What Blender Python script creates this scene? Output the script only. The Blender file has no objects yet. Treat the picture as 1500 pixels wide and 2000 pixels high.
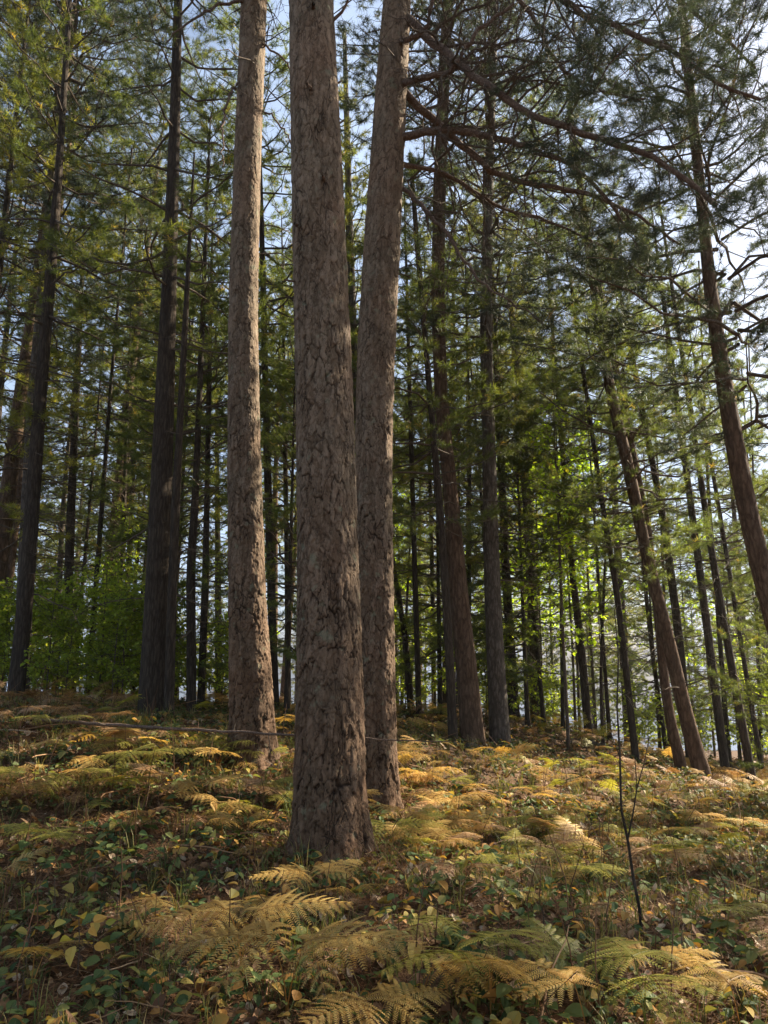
import bpy, math, random
import numpy as np
from mathutils import Vector, Quaternion

# ------------------------------------------------------------------ scene, camera, light
scene = bpy.context.scene
COL = scene.collection
F = 1444.0            # focal length in photo pixels (photo 1500 x 2000)
PITCH = math.radians(11.0)
CAMZ = 1.6
cam_d = bpy.data.cameras.new("camera")
cam = bpy.data.objects.new("camera", cam_d); COL.objects.link(cam)
cam.location = (0, 0, CAMZ)
cam.rotation_euler = (math.radians(90) + PITCH, 0, 0)
cam_d.sensor_fit = 'VERTICAL'; cam_d.sensor_height = 36.0
cam_d.lens = 36.0 * F / 2000.0
cam_d.clip_start = 0.05; cam_d.clip_end = 3000
scene.camera = cam

SUN_AZ, SUN_EL = math.radians(60), math.radians(35)     # azimuth to the right of the view
world = bpy.data.worlds.new("World"); scene.world = world; world.use_nodes = True
wn = world.node_tree.nodes; wl = world.node_tree.links
bg = wn['Background']
sky = wn.new('ShaderNodeTexSky'); sky.sky_type = 'NISHITA'; sky.sun_disc = False
sky.sun_elevation = SUN_EL; sky.sun_rotation = SUN_AZ
sky.air_density = 1.0; sky.dust_density = 2.0
tc = wn.new('ShaderNodeTexCoord')
cn = wn.new('ShaderNodeTexNoise'); cn.inputs['Scale'].default_value = 3.0; cn.inputs['Detail'].default_value = 6
wl.new(tc.outputs['Generated'], cn.inputs['Vector'])
cr = wn.new('ShaderNodeMapRange'); cr.inputs['From Min'].default_value = 0.42; cr.inputs['From Max'].default_value = 0.66
cr.inputs['To Min'].default_value = 0.25; cr.inputs['To Max'].default_value = 0.85
wl.new(cn.outputs['Fac'], cr.inputs['Value'])
cm = wn.new('ShaderNodeMix'); cm.data_type = 'RGBA'
wl.new(cr.outputs['Result'], cm.inputs['Factor'])
wl.new(sky.outputs['Color'], cm.inputs['A']); cm.inputs['B'].default_value = (4.8, 5.9, 7.9, 1)
wl.new(cm.outputs['Result'], bg.inputs['Color'])
bg.inputs['Strength'].default_value = 0.05

sd = bpy.data.lights.new("sun", 'SUN'); sd.energy = 5.0; sd.angle = math.radians(0.5); sd.color = (1.0, 0.88, 0.70)
sun = bpy.data.objects.new("sun", sd); COL.objects.link(sun)
sv = Vector((math.sin(SUN_AZ) * math.cos(SUN_EL), math.cos(SUN_AZ) * math.cos(SUN_EL), math.sin(SUN_EL)))
sun.rotation_euler = sv.to_track_quat('Z', 'Y').to_euler()
SV = np.array(sv)

scene.view_settings.view_transform = 'Standard'
scene.view_settings.look = 'None'
scene.view_settings.exposure = 1.85
scene.view_settings.gamma = 1
scene.cycles.max_bounces = 7; scene.cycles.diffuse_bounces = 4; scene.cycles.glossy_bounces = 2
scene.cycles.transmission_bounces = 4; scene.cycles.transparent_max_bounces = 4
scene.cycles.use_denoising = True
scene.cycles.caustics_reflective = False; scene.cycles.caustics_refractive = False
try: scene.cycles.denoising_input_passes = 'RGB_ALBEDO_NORMAL'
except Exception: pass

R = np.random.default_rng(7)
random.seed(7)
CP, SP = math.cos(PITCH), math.sin(PITCH)

def ray(px, py):
    r = (px - 750.0) / F; u = (1000.0 - py) / F
    return np.array([r, CP - u * SP, SP + u * CP])
def at(px, py, Y):                       # the point seen at that pixel, Y metres ahead
    d = ray(px, py); t = Y / d[1]
    return np.array([0, 0, CAMZ]) + d * t, t

# ------------------------------------------------------------------ terrain
CTRL = [(0, 2000, 3.9), (750, 2000, 3.75), (1500, 2000, 3.9), (640, 1672, 6.2), (748, 1592, 8.0), (493, 1492, 8.6),
        (297, 1402, 11.0), (0, 1378, 10.5), (130, 1372, 12.5), (0, 1560, 6.6), (250, 1600, 6.6), (1500, 1700, 7.0), (1500, 1552, 13.0),
        (920, 1448, 13.0), (975, 1460, 13.5), (1150, 1447, 16.0), (1240, 1487, 14.5), (1365, 1520, 14.0), (1415, 1514, 17.0),
        (1470, 1541, 15.5), (820, 1402, 15.5), (1047, 1412, 17.5), (400, 1385, 13.5), (1100, 1600, 9.0), (900, 1500, 10.3)]
def base_z(x, y):
    x = np.asarray(x, float); y = np.asarray(y, float)
    r = np.clip(y, -20, 14)
    z = -0.045 * 14 * np.tanh(x / 14) * (1 + 0.4 * np.clip(r, 0, 14) / 14)
    z = z + 0.012 * np.clip(r, 0, 14)
    d = np.clip(y - 15.5, 0, None)
    z = z - 0.21 * 1200 * (1 - np.exp(-d / 1200.)) * np.clip(d / 8, 0, 1)
    return z
_cp = np.array([at(*c)[0] for c in CTRL])
_sig = 2.4
def _K(ax, ay, bx, by):
    return np.exp(-((ax[:, None] - bx[None]) ** 2 + (ay[:, None] - by[None]) ** 2) / (2 * _sig ** 2))
_res = _cp[:, 2] - base_z(_cp[:, 0], _cp[:, 1])
_w = np.linalg.solve(_K(_cp[:, 0], _cp[:, 1], _cp[:, 0], _cp[:, 1]) + 0.02 * np.eye(len(_cp)), _res)
def bumps(x, y):
    return (0.022 * np.sin(1.7 * x + 0.6 * np.sin(1.1 * y)) * np.sin(1.3 * y + 1.0) + 0.018 * np.sin(3.9 * x + 1.3) * np.sin(4.3 * y + np.sin(2 * x))
            + 0.008 * np.sin(9.1 * x + 2 * np.sin(3 * y)) * np.sin(8.3 * y))
def terr(x, y):
    x = np.atleast_1d(np.asarray(x, float)); y = np.atleast_1d(np.asarray(y, float))
    out = base_z(x, y)
    for i in range(0, len(x), 20000):
        s = slice(i, i + 20000)
        out[s] += _K(x[s], y[s], _cp[:, 0], _cp[:, 1]) @ _w
    return out + bumps(x, y)
def tz(x, y): return float(terr(x, y)[0])
def hit(px, py):                         # where the line of sight meets the ground
    d = ray(px, py); t = np.arange(2.0, 30, 0.03)
    p = np.array([0, 0, CAMZ])[None] + t[:, None] * d[None]
    h = p[:, 2] - terr(p[:, 0], p[:, 1])
    i = int(np.argmax(h < 0)) if (h < 0).any() else len(t) - 1
    q = p[i].copy(); q[2] = tz(q[0], q[1]); return q

# ------------------------------------------------------------------ materials
def new_mat(name):
    m = bpy.data.materials.new(name); m.use_nodes = True
    return m, m.node_tree.nodes, m.node_tree.links, m.node_tree.nodes['Principled BSDF']
def ramp(n, stops):
    r = n.new('ShaderNodeValToRGB'); e = r.color_ramp.elements
    while len(e) < len(stops): e.new(0.5)
    for k, (p, c) in enumerate(stops): e[k].position = p; e[k].color = (*c, 1)
    return r
def leaf_mat(name, stops, trans=0.45, tcol=(1.25, 1.2, 0.65), rough=0.55, objvar=0.25, spec=0.35):
    m, n, l, b = new_mat(name)
    a = n.new('ShaderNodeAttribute'); a.attribute_name = 'rnd'
    oi = n.new('ShaderNodeObjectInfo')
    rp = ramp(n, stops); l.new(a.outputs['Fac'], rp.inputs['Fac'])
    hv = n.new('ShaderNodeHueSaturation'); l.new(rp.outputs['Color'], hv.inputs['Color'])
    mr = n.new('ShaderNodeMapRange'); l.new(oi.outputs['Random'], mr.inputs['Value'])
    mr.inputs['To Min'].default_value = 1 - objvar; mr.inputs['To Max'].default_value = 1 + objvar
    l.new(mr.outputs['Result'], hv.inputs['Value'])
    b.inputs['Roughness'].default_value = rough; b.inputs['Specular IOR Level'].default_value = spec
    l.new(hv.outputs['Color'], b.inputs['Base Color'])
    t = n.new('ShaderNodeBsdfTranslucent')
    mu = n.new('ShaderNodeMix'); mu.data_type = 'RGBA'; mu.blend_type = 'MULTIPLY'; mu.inputs['Factor'].default_value = 1
    l.new(hv.outputs['Color'], mu.inputs['A']); mu.inputs['B'].default_value = (*tcol, 1)
    l.new(mu.outputs['Result'], t.inputs['Color'])
    mx = n.new('ShaderNodeMixShader'); mx.inputs['Fac'].default_value = trans
    l.new(b.outputs['BSDF'], mx.inputs[1]); l.new(t.outputs['BSDF'], mx.inputs[2])
    l.new(mx.outputs['Shader'], n['Material Output'].inputs['Surface'])
    return m
NEEDLE = leaf_mat('needles', [(0, (0.075, 0.11, 0.035)), (0.5, (0.135, 0.165, 0.045)), (0.86, (0.24, 0.24, 0.055)), (1, (0.40, 0.28, 0.065))], 0.55, (1.3, 1.25, .6))
NEEDLE_L = leaf_mat('light_needles', [(0, (0.14, 0.165, 0.04)), (0.5, (0.23, 0.24, 0.05)), (0.8, (0.34, 0.31, 0.06)), (1, (0.46, 0.35, 0.07))], 0.58, (1.3, 1.22, .6))
NEEDLE_D = leaf_mat('shaded_blue_green_needles', [(0, (0.05, 0.07, 0.045)), (0.6, (0.085, 0.11, 0.065)), (0.95, (0.15, 0.155, 0.08)), (1, (0.28, 0.20, 0.08))], 0.32)  # blue-green needles, also darkened to stand for the crowns' shaded undersides
MAPLE = leaf_mat('broad_leaves', [(0, (0.24, 0.34, 0.04)), (0.6, (0.38, 0.48, 0.055)), (0.9, (0.55, 0.55, 0.07)), (1, (0.7, 0.5, 0.06))], 0.68, (1.4, 1.5, 0.5))
SHRUBL = leaf_mat('shrub_leaves', [(0, (0.20, 0.28, 0.04)), (0.6, (0.32, 0.40, 0.055)), (0.9, (0.46, 0.48, 0.06)), (1, (0.6, 0.44, 0.05))], 0.62)
F_GOLD = leaf_mat('golden_fern', [(0, (0.36, 0.20, 0.05)), (0.5, (0.52, 0.33, 0.09)), (1, (0.64, 0.46, 0.16))], 0.45, (1.25, 1.15, 0.7))
F_OLIVE = leaf_mat('olive_fern', [(0, (0.18, 0.18, 0.035)), (0.5, (0.29, 0.27, 0.05)), (1, (0.42, 0.36, 0.08))], 0.4, (1.3, 1.3, 0.6))
F_RUST = leaf_mat('rusty_fern', [(0, (0.20, 0.10, 0.04)), (0.5, (0.36, 0.20, 0.085)), (1, (0.52, 0.36, 0.20))], 0.35, (1.2, 1.1, 0.7))
HERB = leaf_mat('herb_leaves', [(0, (0.045, 0.075, 0.028)), (0.5, (0.085, 0.125, 0.04)), (0.72, (0.15, 0.16, 0.05)), (0.85, (0.34, 0.25, 0.06)), (1, (0.36, 0.18, 0.05))], 0.35, rough=0.6, spec=.2)
HERBY = leaf_mat('yellow_herb_leaves', [(0, (0.62, 0.34, 0.07)), (0.5, (0.66, 0.44, 0.10)), (1, (0.45, 0.50, 0.12))], 0.45)
LITTER = leaf_mat('litter_leaves', [(0, (0.10, 0.045, 0.02)), (0.5, (0.22, 0.11, 0.048)), (0.85, (0.36, 0.21, 0.10)), (1, (0.52, 0.40, 0.27))], 0.15, rough=0.7)
GRASS = leaf_mat('grass_blades', [(0, (0.07, 0.10, 0.025)), (0.6, (0.14, 0.15, 0.04)), (1, (0.33, 0.25, 0.10))], 0.4)

def bark_mat(name, c_dark, c_mid, c_light, sc=(14, 14, 3.5), bump=0.6, dist=0.03, vor=True):
    m, n, l, b = new_mat(name)
    t = n.new('ShaderNodeTexCoord'); mp = n.new('ShaderNodeMapping'); mp.inputs['Scale'].default_value = sc
    l.new(t.outputs['Object'], mp.inputs['Vector'])
    oi = n.new('ShaderNodeObjectInfo'); mu = n.new('ShaderNodeMath'); mu.operation = 'MULTIPLY'; mu.inputs[1].default_value = 37
    l.new(oi.outputs['Random'], mu.inputs[0]); l.new(mu.outputs[0], mp.inputs['Location'])
    nz = n.new('ShaderNodeTexNoise'); nz.inputs['Scale'].default_value = 0.9; nz.inputs['Detail'].default_value = 8; nz.inputs['Roughness'].default_value = 0.65
    l.new(mp.outputs['Vector'], nz.inputs['Vector'])
    vo = n.new('ShaderNodeTexVoronoi'); vo.feature = 'DISTANCE_TO_EDGE'; vo.inputs['Scale'].default_value = 1.0
    va = n.new('ShaderNodeVectorMath'); va.operation = 'SCALE'; va.inputs['Scale'].default_value = 1.6
    l.new(nz.outputs['Color'], va.inputs[0])
    vb = n.new('ShaderNodeVectorMath'); vb.operation = 'ADD'
    l.new(mp.outputs['Vector'], vb.inputs[0]); l.new(va.outputs['Vector'], vb.inputs[1]); l.new(vb.outputs['Vector'], vo.inputs['Vector'])
    mr = n.new('ShaderNodeMapRange'); mr.inputs['From Max'].default_value = 0.22; l.new(vo.outputs['Distance'], mr.inputs['Value'])
    ad = n.new('ShaderNodeMath'); ad.operation = 'MULTIPLY_ADD'; ad.inputs[1].default_value = 0.30
    l.new(mr.outputs['Result'], ad.inputs[0])
    m2 = n.new('ShaderNodeMath'); m2.operation = 'MULTIPLY'; m2.inputs[1].default_value = 0.75; l.new(nz.outputs['Fac'], m2.inputs[0]); l.new(m2.outputs[0], ad.inputs[2])
    mq = n.new('ShaderNodeMapping'); mq.inputs['Scale'].default_value = (2.3, 2.3, 1.4); l.new(vb.outputs['Vector'], mq.inputs['Vector'])
    nq = n.new('ShaderNodeTexNoise'); nq.inputs['Scale'].default_value = 1.0; nq.inputs['Detail'].default_value = 6; nq.inputs['Roughness'].default_value = 0.8; l.new(mq.outputs['Vector'], nq.inputs['Vector'])
    av = n.new('ShaderNodeMath'); av.operation = 'MULTIPLY_ADD'; av.inputs[1].default_value = 0.9; l.new(nq.outputs['Fac'], av.inputs[0]); 
    a2 = n.new('ShaderNodeMath'); a2.operation = 'ADD'; a2.inputs[1].default_value = -0.42; l.new(ad.outputs[0], a2.inputs[0]); l.new(a2.outputs[0], av.inputs[2])
    ad = av
    rp = ramp(n, [(0.2, c_dark), (0.58, c_mid), (0.95, c_light)]); l.new(ad.outputs[0], rp.inputs['Fac'])
    l.new(rp.outputs['Color'], b.inputs['Base Color'])
    b.inputs['Roughness'].default_value = 0.9; b.inputs['Specular IOR Level'].default_value = 0.15
    bp = n.new('ShaderNodeBump'); bp.inputs['Strength'].default_value = bump; bp.inputs['Distance'].default_value = dist
    l.new(ad.outputs[0], bp.inputs['Height']); l.new(bp.outputs['Normal'], b.inputs['Normal'])
    return m
BARK_RED = bark_mat('red_pine_bark', (0.04, 0.025, 0.015), (0.105, 0.066, 0.041), (0.20, 0.135, 0.09), (15, 15, 4))
BARK_DARK = bark_mat('dark_pine_bark', (0.018, 0.014, 0.010), (0.05, 0.038, 0.027), (0.10, 0.078, 0.058), (26, 26, 4))
BARK_GREY = bark_mat('grey_pine_bark', (0.04, 0.033, 0.025), (0.10, 0.082, 0.064), (0.20, 0.17, 0.14), (18, 18, 5))
TWIG = bark_mat('twig_bark', (0.04, 0.03, 0.022), (0.10, 0.078, 0.058), (0.17, 0.135, 0.10), (30, 30, 30), 0.2, 0.01)
LIMB = bark_mat('limb_bark', (0.06, 0.04, 0.03), (0.15, 0.105, 0.078), (0.24, 0.18, 0.14), (30, 30, 30), 0.5, 0.02)

def plate_mat():                         # plated bark of the three near pines: plates and cracks come from the mesh
    m, n, l, b = new_mat('plated_pine_bark')
    a = n.new('ShaderNodeAttribute'); a.attribute_name = 'crack'
    c = n.new('ShaderNodeAttribute'); c.attribute_name = 'plate'
    t = n.new('ShaderNodeTexCoord'); mp = n.new('ShaderNodeMapping'); mp.inputs['Scale'].default_value = (1, 1, 0.45)
    l.new(t.outputs['Object'], mp.inputs['Vector'])
    nz = n.new('ShaderNodeTexNoise'); nz.inputs['Scale'].default_value = 38; nz.inputs['Detail'].default_value = 9; nz.inputs['Roughness'].default_value = 0.7
    l.new(mp.outputs['Vector'], nz.inputs['Vector'])
    n2 = n.new('ShaderNodeTexNoise'); n2.inputs['Scale'].default_value = 2.2; n2.inputs['Detail'].default_value = 4
    l.new(t.outputs['Object'], n2.inputs['Vector'])
    mx = n.new('ShaderNodeMath'); mx.operation = 'MULTIPLY_ADD'; mx.inputs[1].default_value = 0.5; l.new(c.outputs['Fac'], mx.inputs[0])
    hz = n.new('ShaderNodeMath'); hz.operation = 'MULTIPLY'; hz.inputs[1].default_value = 0.75; l.new(nz.outputs['Fac'], hz.inputs[0]); l.new(hz.outputs[0], mx.inputs[2])
    rp = ramp(n, [(0.2, (0.06, 0.042, 0.028)), (0.5, (0.13, 0.096, 0.067)), (0.8, (0.25, 0.198, 0.148))]); l.new(mx.outputs[0], rp.inputs['Fac'])
    r2 = ramp(n, [(0.35, (0.12, 0.105, 0.07)), (0.65, (0.19, 0.12, 0.07))]); l.new(n2.outputs['Fac'], r2.inputs['Fac'])
    m1 = n.new('ShaderNodeMix'); m1.data_type = 'RGBA'; m1.inputs['Factor'].default_value = 0.35
    l.new(rp.outputs['Color'], m1.inputs['A']); l.new(r2.outputs['Color'], m1.inputs['B'])
    m2 = n.new('ShaderNodeMix'); m2.data_type = 'RGBA'
    l.new(a.outputs['Fac'], m2.inputs['Factor']); l.new(m1.outputs['Result'], m2.inputs['A']); m2.inputs['B'].default_value = (0.025, 0.016, 0.010, 1)
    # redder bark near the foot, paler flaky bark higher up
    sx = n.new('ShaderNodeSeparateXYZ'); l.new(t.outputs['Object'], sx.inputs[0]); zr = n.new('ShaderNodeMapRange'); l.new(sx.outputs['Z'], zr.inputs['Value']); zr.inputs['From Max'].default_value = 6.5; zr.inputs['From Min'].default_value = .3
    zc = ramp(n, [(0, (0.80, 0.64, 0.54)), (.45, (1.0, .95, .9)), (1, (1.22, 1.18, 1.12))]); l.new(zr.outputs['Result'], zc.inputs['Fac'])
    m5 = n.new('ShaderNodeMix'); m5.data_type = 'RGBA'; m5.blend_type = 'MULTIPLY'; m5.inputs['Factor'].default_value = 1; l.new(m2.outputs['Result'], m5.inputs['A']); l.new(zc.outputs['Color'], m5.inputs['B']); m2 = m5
    # thin broken hairline cracks and flake edges
    def fine(scl, wdt, lo, hi, dst):
        ms = n.new('ShaderNodeMapping'); ms.inputs['Scale'].default_value = scl; l.new(t.outputs['Object'], ms.inputs['Vector'])
        ds = n.new('ShaderNodeTexNoise'); ds.inputs['Scale'].default_value = 0.8; ds.inputs['Detail'].default_value = 6; l.new(ms.outputs['Vector'], ds.inputs['Vector'])
        sc_ = n.new('ShaderNodeVectorMath'); sc_.operation = 'SCALE'; sc_.inputs['Scale'].default_value = dst; l.new(ds.outputs['Color'], sc_.inputs[0])
        ad_ = n.new('ShaderNodeVectorMath'); l.new(ms.outputs['Vector'], ad_.inputs[0]); l.new(sc_.outputs['Vector'], ad_.inputs[1])
        vv = n.new('ShaderNodeTexVoronoi'); vv.feature = 'DISTANCE_TO_EDGE'; vv.inputs['Scale'].default_value = 1; l.new(ad_.outputs['Vector'], vv.inputs['Vector'])
        m_ = n.new('ShaderNodeMapRange'); m_.inputs['From Min'].default_value = 0; m_.inputs['From Max'].default_value = wdt; m_.inputs['To Min'].default_value = 1; m_.inputs['To Max'].default_value = 0; l.new(vv.outputs['Distance'], m_.inputs['Value'])
        gate = n.new('ShaderNodeTexNoise'); gate.inputs['Scale'].default_value = .45; gate.inputs['Detail'].default_value = 3; l.new(ms.outputs['Vector'], gate.inputs['Vector'])
        g_ = n.new('ShaderNodeMapRange'); g_.inputs['From Min'].default_value = lo; g_.inputs['From Max'].default_value = hi; l.new(gate.outputs['Fac'], g_.inputs['Value'])
        mm = n.new('ShaderNodeMath'); mm.operation = 'MULTIPLY'; l.new(m_.outputs['Result'], mm.inputs[0]); l.new(g_.outputs['Result'], mm.inputs[1]); return mm
    fa = fine((24, 24, 4.5), .07, .46, .62, .9); fb = fine((55, 55, 22), .14, .45, .62, .8)
    fm = n.new('ShaderNodeMath'); fm.operation = 'MAXIMUM'; l.new(fa.outputs[0], fm.inputs[0])
    fh = n.new('ShaderNodeMath'); fh.operation = 'MULTIPLY'; fh.inputs[1].default_value = .6; l.new(fb.outputs[0], fh.inputs[0]); l.new(fh.outputs[0], fm.inputs[1])
    m4 = n.new('ShaderNodeMix'); m4.data_type = 'RGBA'; l.new(fm.outputs[0], m4.inputs['Factor']); l.new(m2.outputs['Result'], m4.inputs['A']); m4.inputs['B'].default_value = (0.03, 0.02, 0.012, 1)
    m2 = m4
    # lichen specks
    n3 = n.new('ShaderNodeTexNoise'); n3.inputs['Scale'].default_value = 9; n3.inputs['Detail'].default_value = 7; l.new(t.outputs['Object'], n3.inputs['Vector'])
    lr = n.new('ShaderNodeMapRange'); lr.inputs['From Min'].default_value = 0.62; lr.inputs['From Max'].default_value = 0.7; lr.inputs['To Max'].default_value = 0.4; l.new(n3.outputs['Fac'], lr.inputs['Value'])
    m3 = n.new('ShaderNodeMix'); m3.data_type = 'RGBA'; l.new(lr.outputs['Result'], m3.inputs['Factor']); l.new(m2.outputs['Result'], m3.inputs['A']); m3.inputs['B'].default_value = (0.20, 0.23, 0.15, 1)
    l.new(m3.outputs['Result'], b.inputs['Base Color'])
    b.inputs['Roughness'].default_value = 0.88; b.inputs['Specular IOR Level'].default_value = 0.2
    bp = n.new('ShaderNodeBump'); bp.inputs['Strength'].default_value = 0.7; bp.inputs['Distance'].default_value = 0.012
    hh = n.new('ShaderNodeMath'); hh.operation = 'SUBTRACT'; l.new(nz.outputs['Fac'], hh.inputs[0]); l.new(fm.outputs[0], hh.inputs[1]); l.new(hh.outputs[0], bp.inputs['Height']); l.new(bp.outputs['Normal'], b.inputs['Normal'])
    return m
PLATE = plate_mat()

def ground_mat():
    m, n, l, b = new_mat('forest_floor')
    t = n.new('ShaderNodeTexCoord')
    nz = n.new('ShaderNodeTexNoise'); nz.inputs['Scale'].default_value = 1.1; nz.inputs['Detail'].default_value = 10; nz.inputs['Roughness'].default_value = 0.75
    l.new(t.outputs['Object'], nz.inputs['Vector'])
    n2 = n.new('ShaderNodeTexNoise'); n2.inputs['Scale'].default_value = 60; n2.inputs['Detail'].default_value = 6; l.new(t.outputs['Object'], n2.inputs['Vector'])
    rp = ramp(n, [(0.3, (0.05, 0.03, 0.018)), (0.5, (0.105, 0.062, 0.035)), (0.7, (0.17, 0.11, 0.065))]); 
    ad = n.new('ShaderNodeMath'); ad.operation = 'MULTIPLY_ADD'; ad.inputs[1].default_value = 0.5; l.new(n2.outputs['Fac'], ad.inputs[0])
    hf = n.new('ShaderNodeMath'); hf.operation = 'MULTIPLY'; hf.inputs[1].default_value = 0.5; l.new(nz.outputs['Fac'], hf.inputs[0]); l.new(hf.outputs[0], ad.inputs[2])
    l.new(ad.outputs[0], rp.inputs['Fac']); l.new(rp.outputs['Color'], b.inputs['Base Color'])
    b.inputs['Roughness'].default_value = 0.95; b.inputs['Specular IOR Level'].default_value = 0.1
    bp = n.new('ShaderNodeBump'); bp.inputs['Strength'].default_value = 0.8; bp.inputs['Distance'].default_value = 0.03
    l.new(n2.outputs['Fac'], bp.inputs['Height']); l.new(bp.outputs['Normal'], b.inputs['Normal'])
    return m

# ------------------------------------------------------------------ mesh helpers
def mesh_np(name, v, f, mats, mi=None, rnd=None, smooth=False, attrs=None):
    """v (N,3); f (M,3) or (M,4)"""
    v = np.asarray(v, np.float32); f = np.asarray(f, np.int32); k = f.shape[1]
    me = bpy.data.meshes.new(name)
    me.vertices.add(len(v)); me.vertices.foreach_set('co', v.ravel())
    me.loops.add(f.size); me.loops.foreach_set('vertex_index', f.ravel())
    me.polygons.add(len(f)); me.polygons.foreach_set('loop_start', np.arange(0, f.size, k, dtype=np.int32))
    try: me.polygons.foreach_set('loop_total', np.full(len(f), k, np.int32))
    except Exception: pass
    for m in mats: me.materials.append(m)
    if mi is not None: me.polygons.foreach_set('material_index', np.asarray(mi, np.int32))
    me.polygons.foreach_set('use_smooth', np.full(len(f), bool(smooth)))
    if rnd is not None:
        a = me.attributes.new('rnd', 'FLOAT', 'FACE'); a.data.foreach_set('value', np.asarray(rnd, np.float32))
    for nm, val in (attrs or {}).items():
        a = me.attributes.new(nm, 'FLOAT', 'POINT'); a.data.foreach_set('value', np.asarray(val, np.float32))
    me.update(calc_edges=True)
    return me
def link(name, me, parent=None, loc=None):
    o = bpy.data.objects.new(name, me); COL.objects.link(o)
    if parent is not None: o.parent = parent
    if loc is not None: o.location = loc
    return o
def tag(o, label=None, cat=None, group=None, kind=None):
    if label: o['label'] = label
    if cat: o['category'] = cat
    if group: o['group'] = group
    if kind: o['kind'] = kind
    return o
def empty(name, loc, label, cat, group=None):
    o = bpy.data.objects.new(name, None); COL.objects.link(o); o.location = loc; o.empty_display_size = 0.2
    return tag(o, label, cat, group)

def nrm(a): return a / np.maximum(np.linalg.norm(a, axis=-1, keepdims=True), 1e-9)
class Geo:                                # triangle soup collected from vectorised pieces
    def __init__(s): s.v = []; s.f = []; s.m = []; s.r = []; s.n = 0
    def add(s, v, f, m=0, r=None):
        if len(f) == 0: return
        s.v.append(v); s.f.append(f + s.n); s.n += len(v)
        s.m.append(np.full(len(f), m)); s.r.append(np.zeros(len(f)) if r is None else r)
    def mesh(s, name, mats, smooth=False):
        return mesh_np(name, np.concatenate(s.v), np.concatenate(s.f), mats, np.concatenate(s.m), np.concatenate(s.r), smooth)

def tubes(P, rad, sides=4):
    """P (N,K,3) centre lines, rad (N,K) -> tris"""
    N, K, _ = P.shape
    T = nrm(np.gradient(P, axis=1))
    up = np.where(np.abs(T[..., 2:3]) > 0.9, np.array([1., 0, 0]), np.array([0, 0, 1.]))
    A = nrm(np.cross(T, up)); B = np.cross(T, A)
    th = np.arange(sides) * 2 * np.pi / sides
    V = P[:, :, None] + rad[:, :, None, None] * (np.cos(th)[None, None, :, None] * A[:, :, None] + np.sin(th)[None, None, :, None] * B[:, :, None])
    idx = np.arange(N * K * sides).reshape(N, K, sides)
    a = idx[:, :-1]; b = idx[:, 1:]; a2 = np.roll(a, -1, 2); b2 = np.roll(b, -1, 2)
    f = np.concatenate([np.stack([a, b, b2], -1).reshape(-1, 3), np.stack([a, b2, a2], -1).reshape(-1, 3)])
    return V.reshape(-1, 3), f
def needles(pos, dirs, rng, n=9, L=0.10, w=0.006, spread=0.85, back=0.05):
    """tufts of narrow triangles"""
    N = len(pos)
    d = nrm(dirs[:, None] * .5 + rng.normal(0, 0.6, (N, n, 3)))
    p = pos[:, None] - dirs[:, None] * rng.uniform(0, back, (N, n, 1)) * 2
    l = L * rng.uniform(0.65, 1.15, (N, n, 1))
    s = nrm(np.cross(d, rng.normal(0, 1, (N, n, 3)))) * w
    V = np.stack([p - s * 0.5, p + s * 0.5, p + d * l + s * 0.12], 2).reshape(-1, 3)
    f = np.arange(N * n * 3).reshape(-1, 3)
    base = rng.beta(2, 3, (N, 1)) * 0.8 + rng.normal(0, 0.08, (N, n)) + (rng.random((N, 1)) < 0.03) * 0.6
    return V, f, np.clip(base, 0, 1).ravel()

def polyline(o, d, L, K, rng, droop=0.0, lift=0.0, wob=0.06):
    """N curved lines from origins o (N,3), directions d, lengths L -> (N,K,3)"""
    N = len(o); t = np.linspace(0, 1, K)
    P = o[:, None] + d[:, None] * (L[:, None] * t)[..., None]
    P[..., 2] += (-droop[:, None] * t + lift[:, None] * t ** 2.5) * L[:, None] if not np.isscalar(droop) else (-droop * t + lift * t ** 2.5) * L[:, None]
    nz = np.cumsum(rng.normal(0, 1, (N, K, 3)), 1) * (L[:, None, None] * wob / K ** 0.5); nz[:, 0] = 0
    return P + nz * 0.6
def sample(P, t):
    """P (N,K,3), t (N,M) -> points and tangents (N,M,3)"""
    N, K, _ = P.shape
    x = t * (K - 1); i = np.clip(x.astype(int), 0, K - 2); f = (x - i)[..., None]
    n = np.arange(N)[:, None]
    a = P[n, i]; b = P[n, i + 1]
    return a + (b - a) * f, nrm(b - a)

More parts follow.
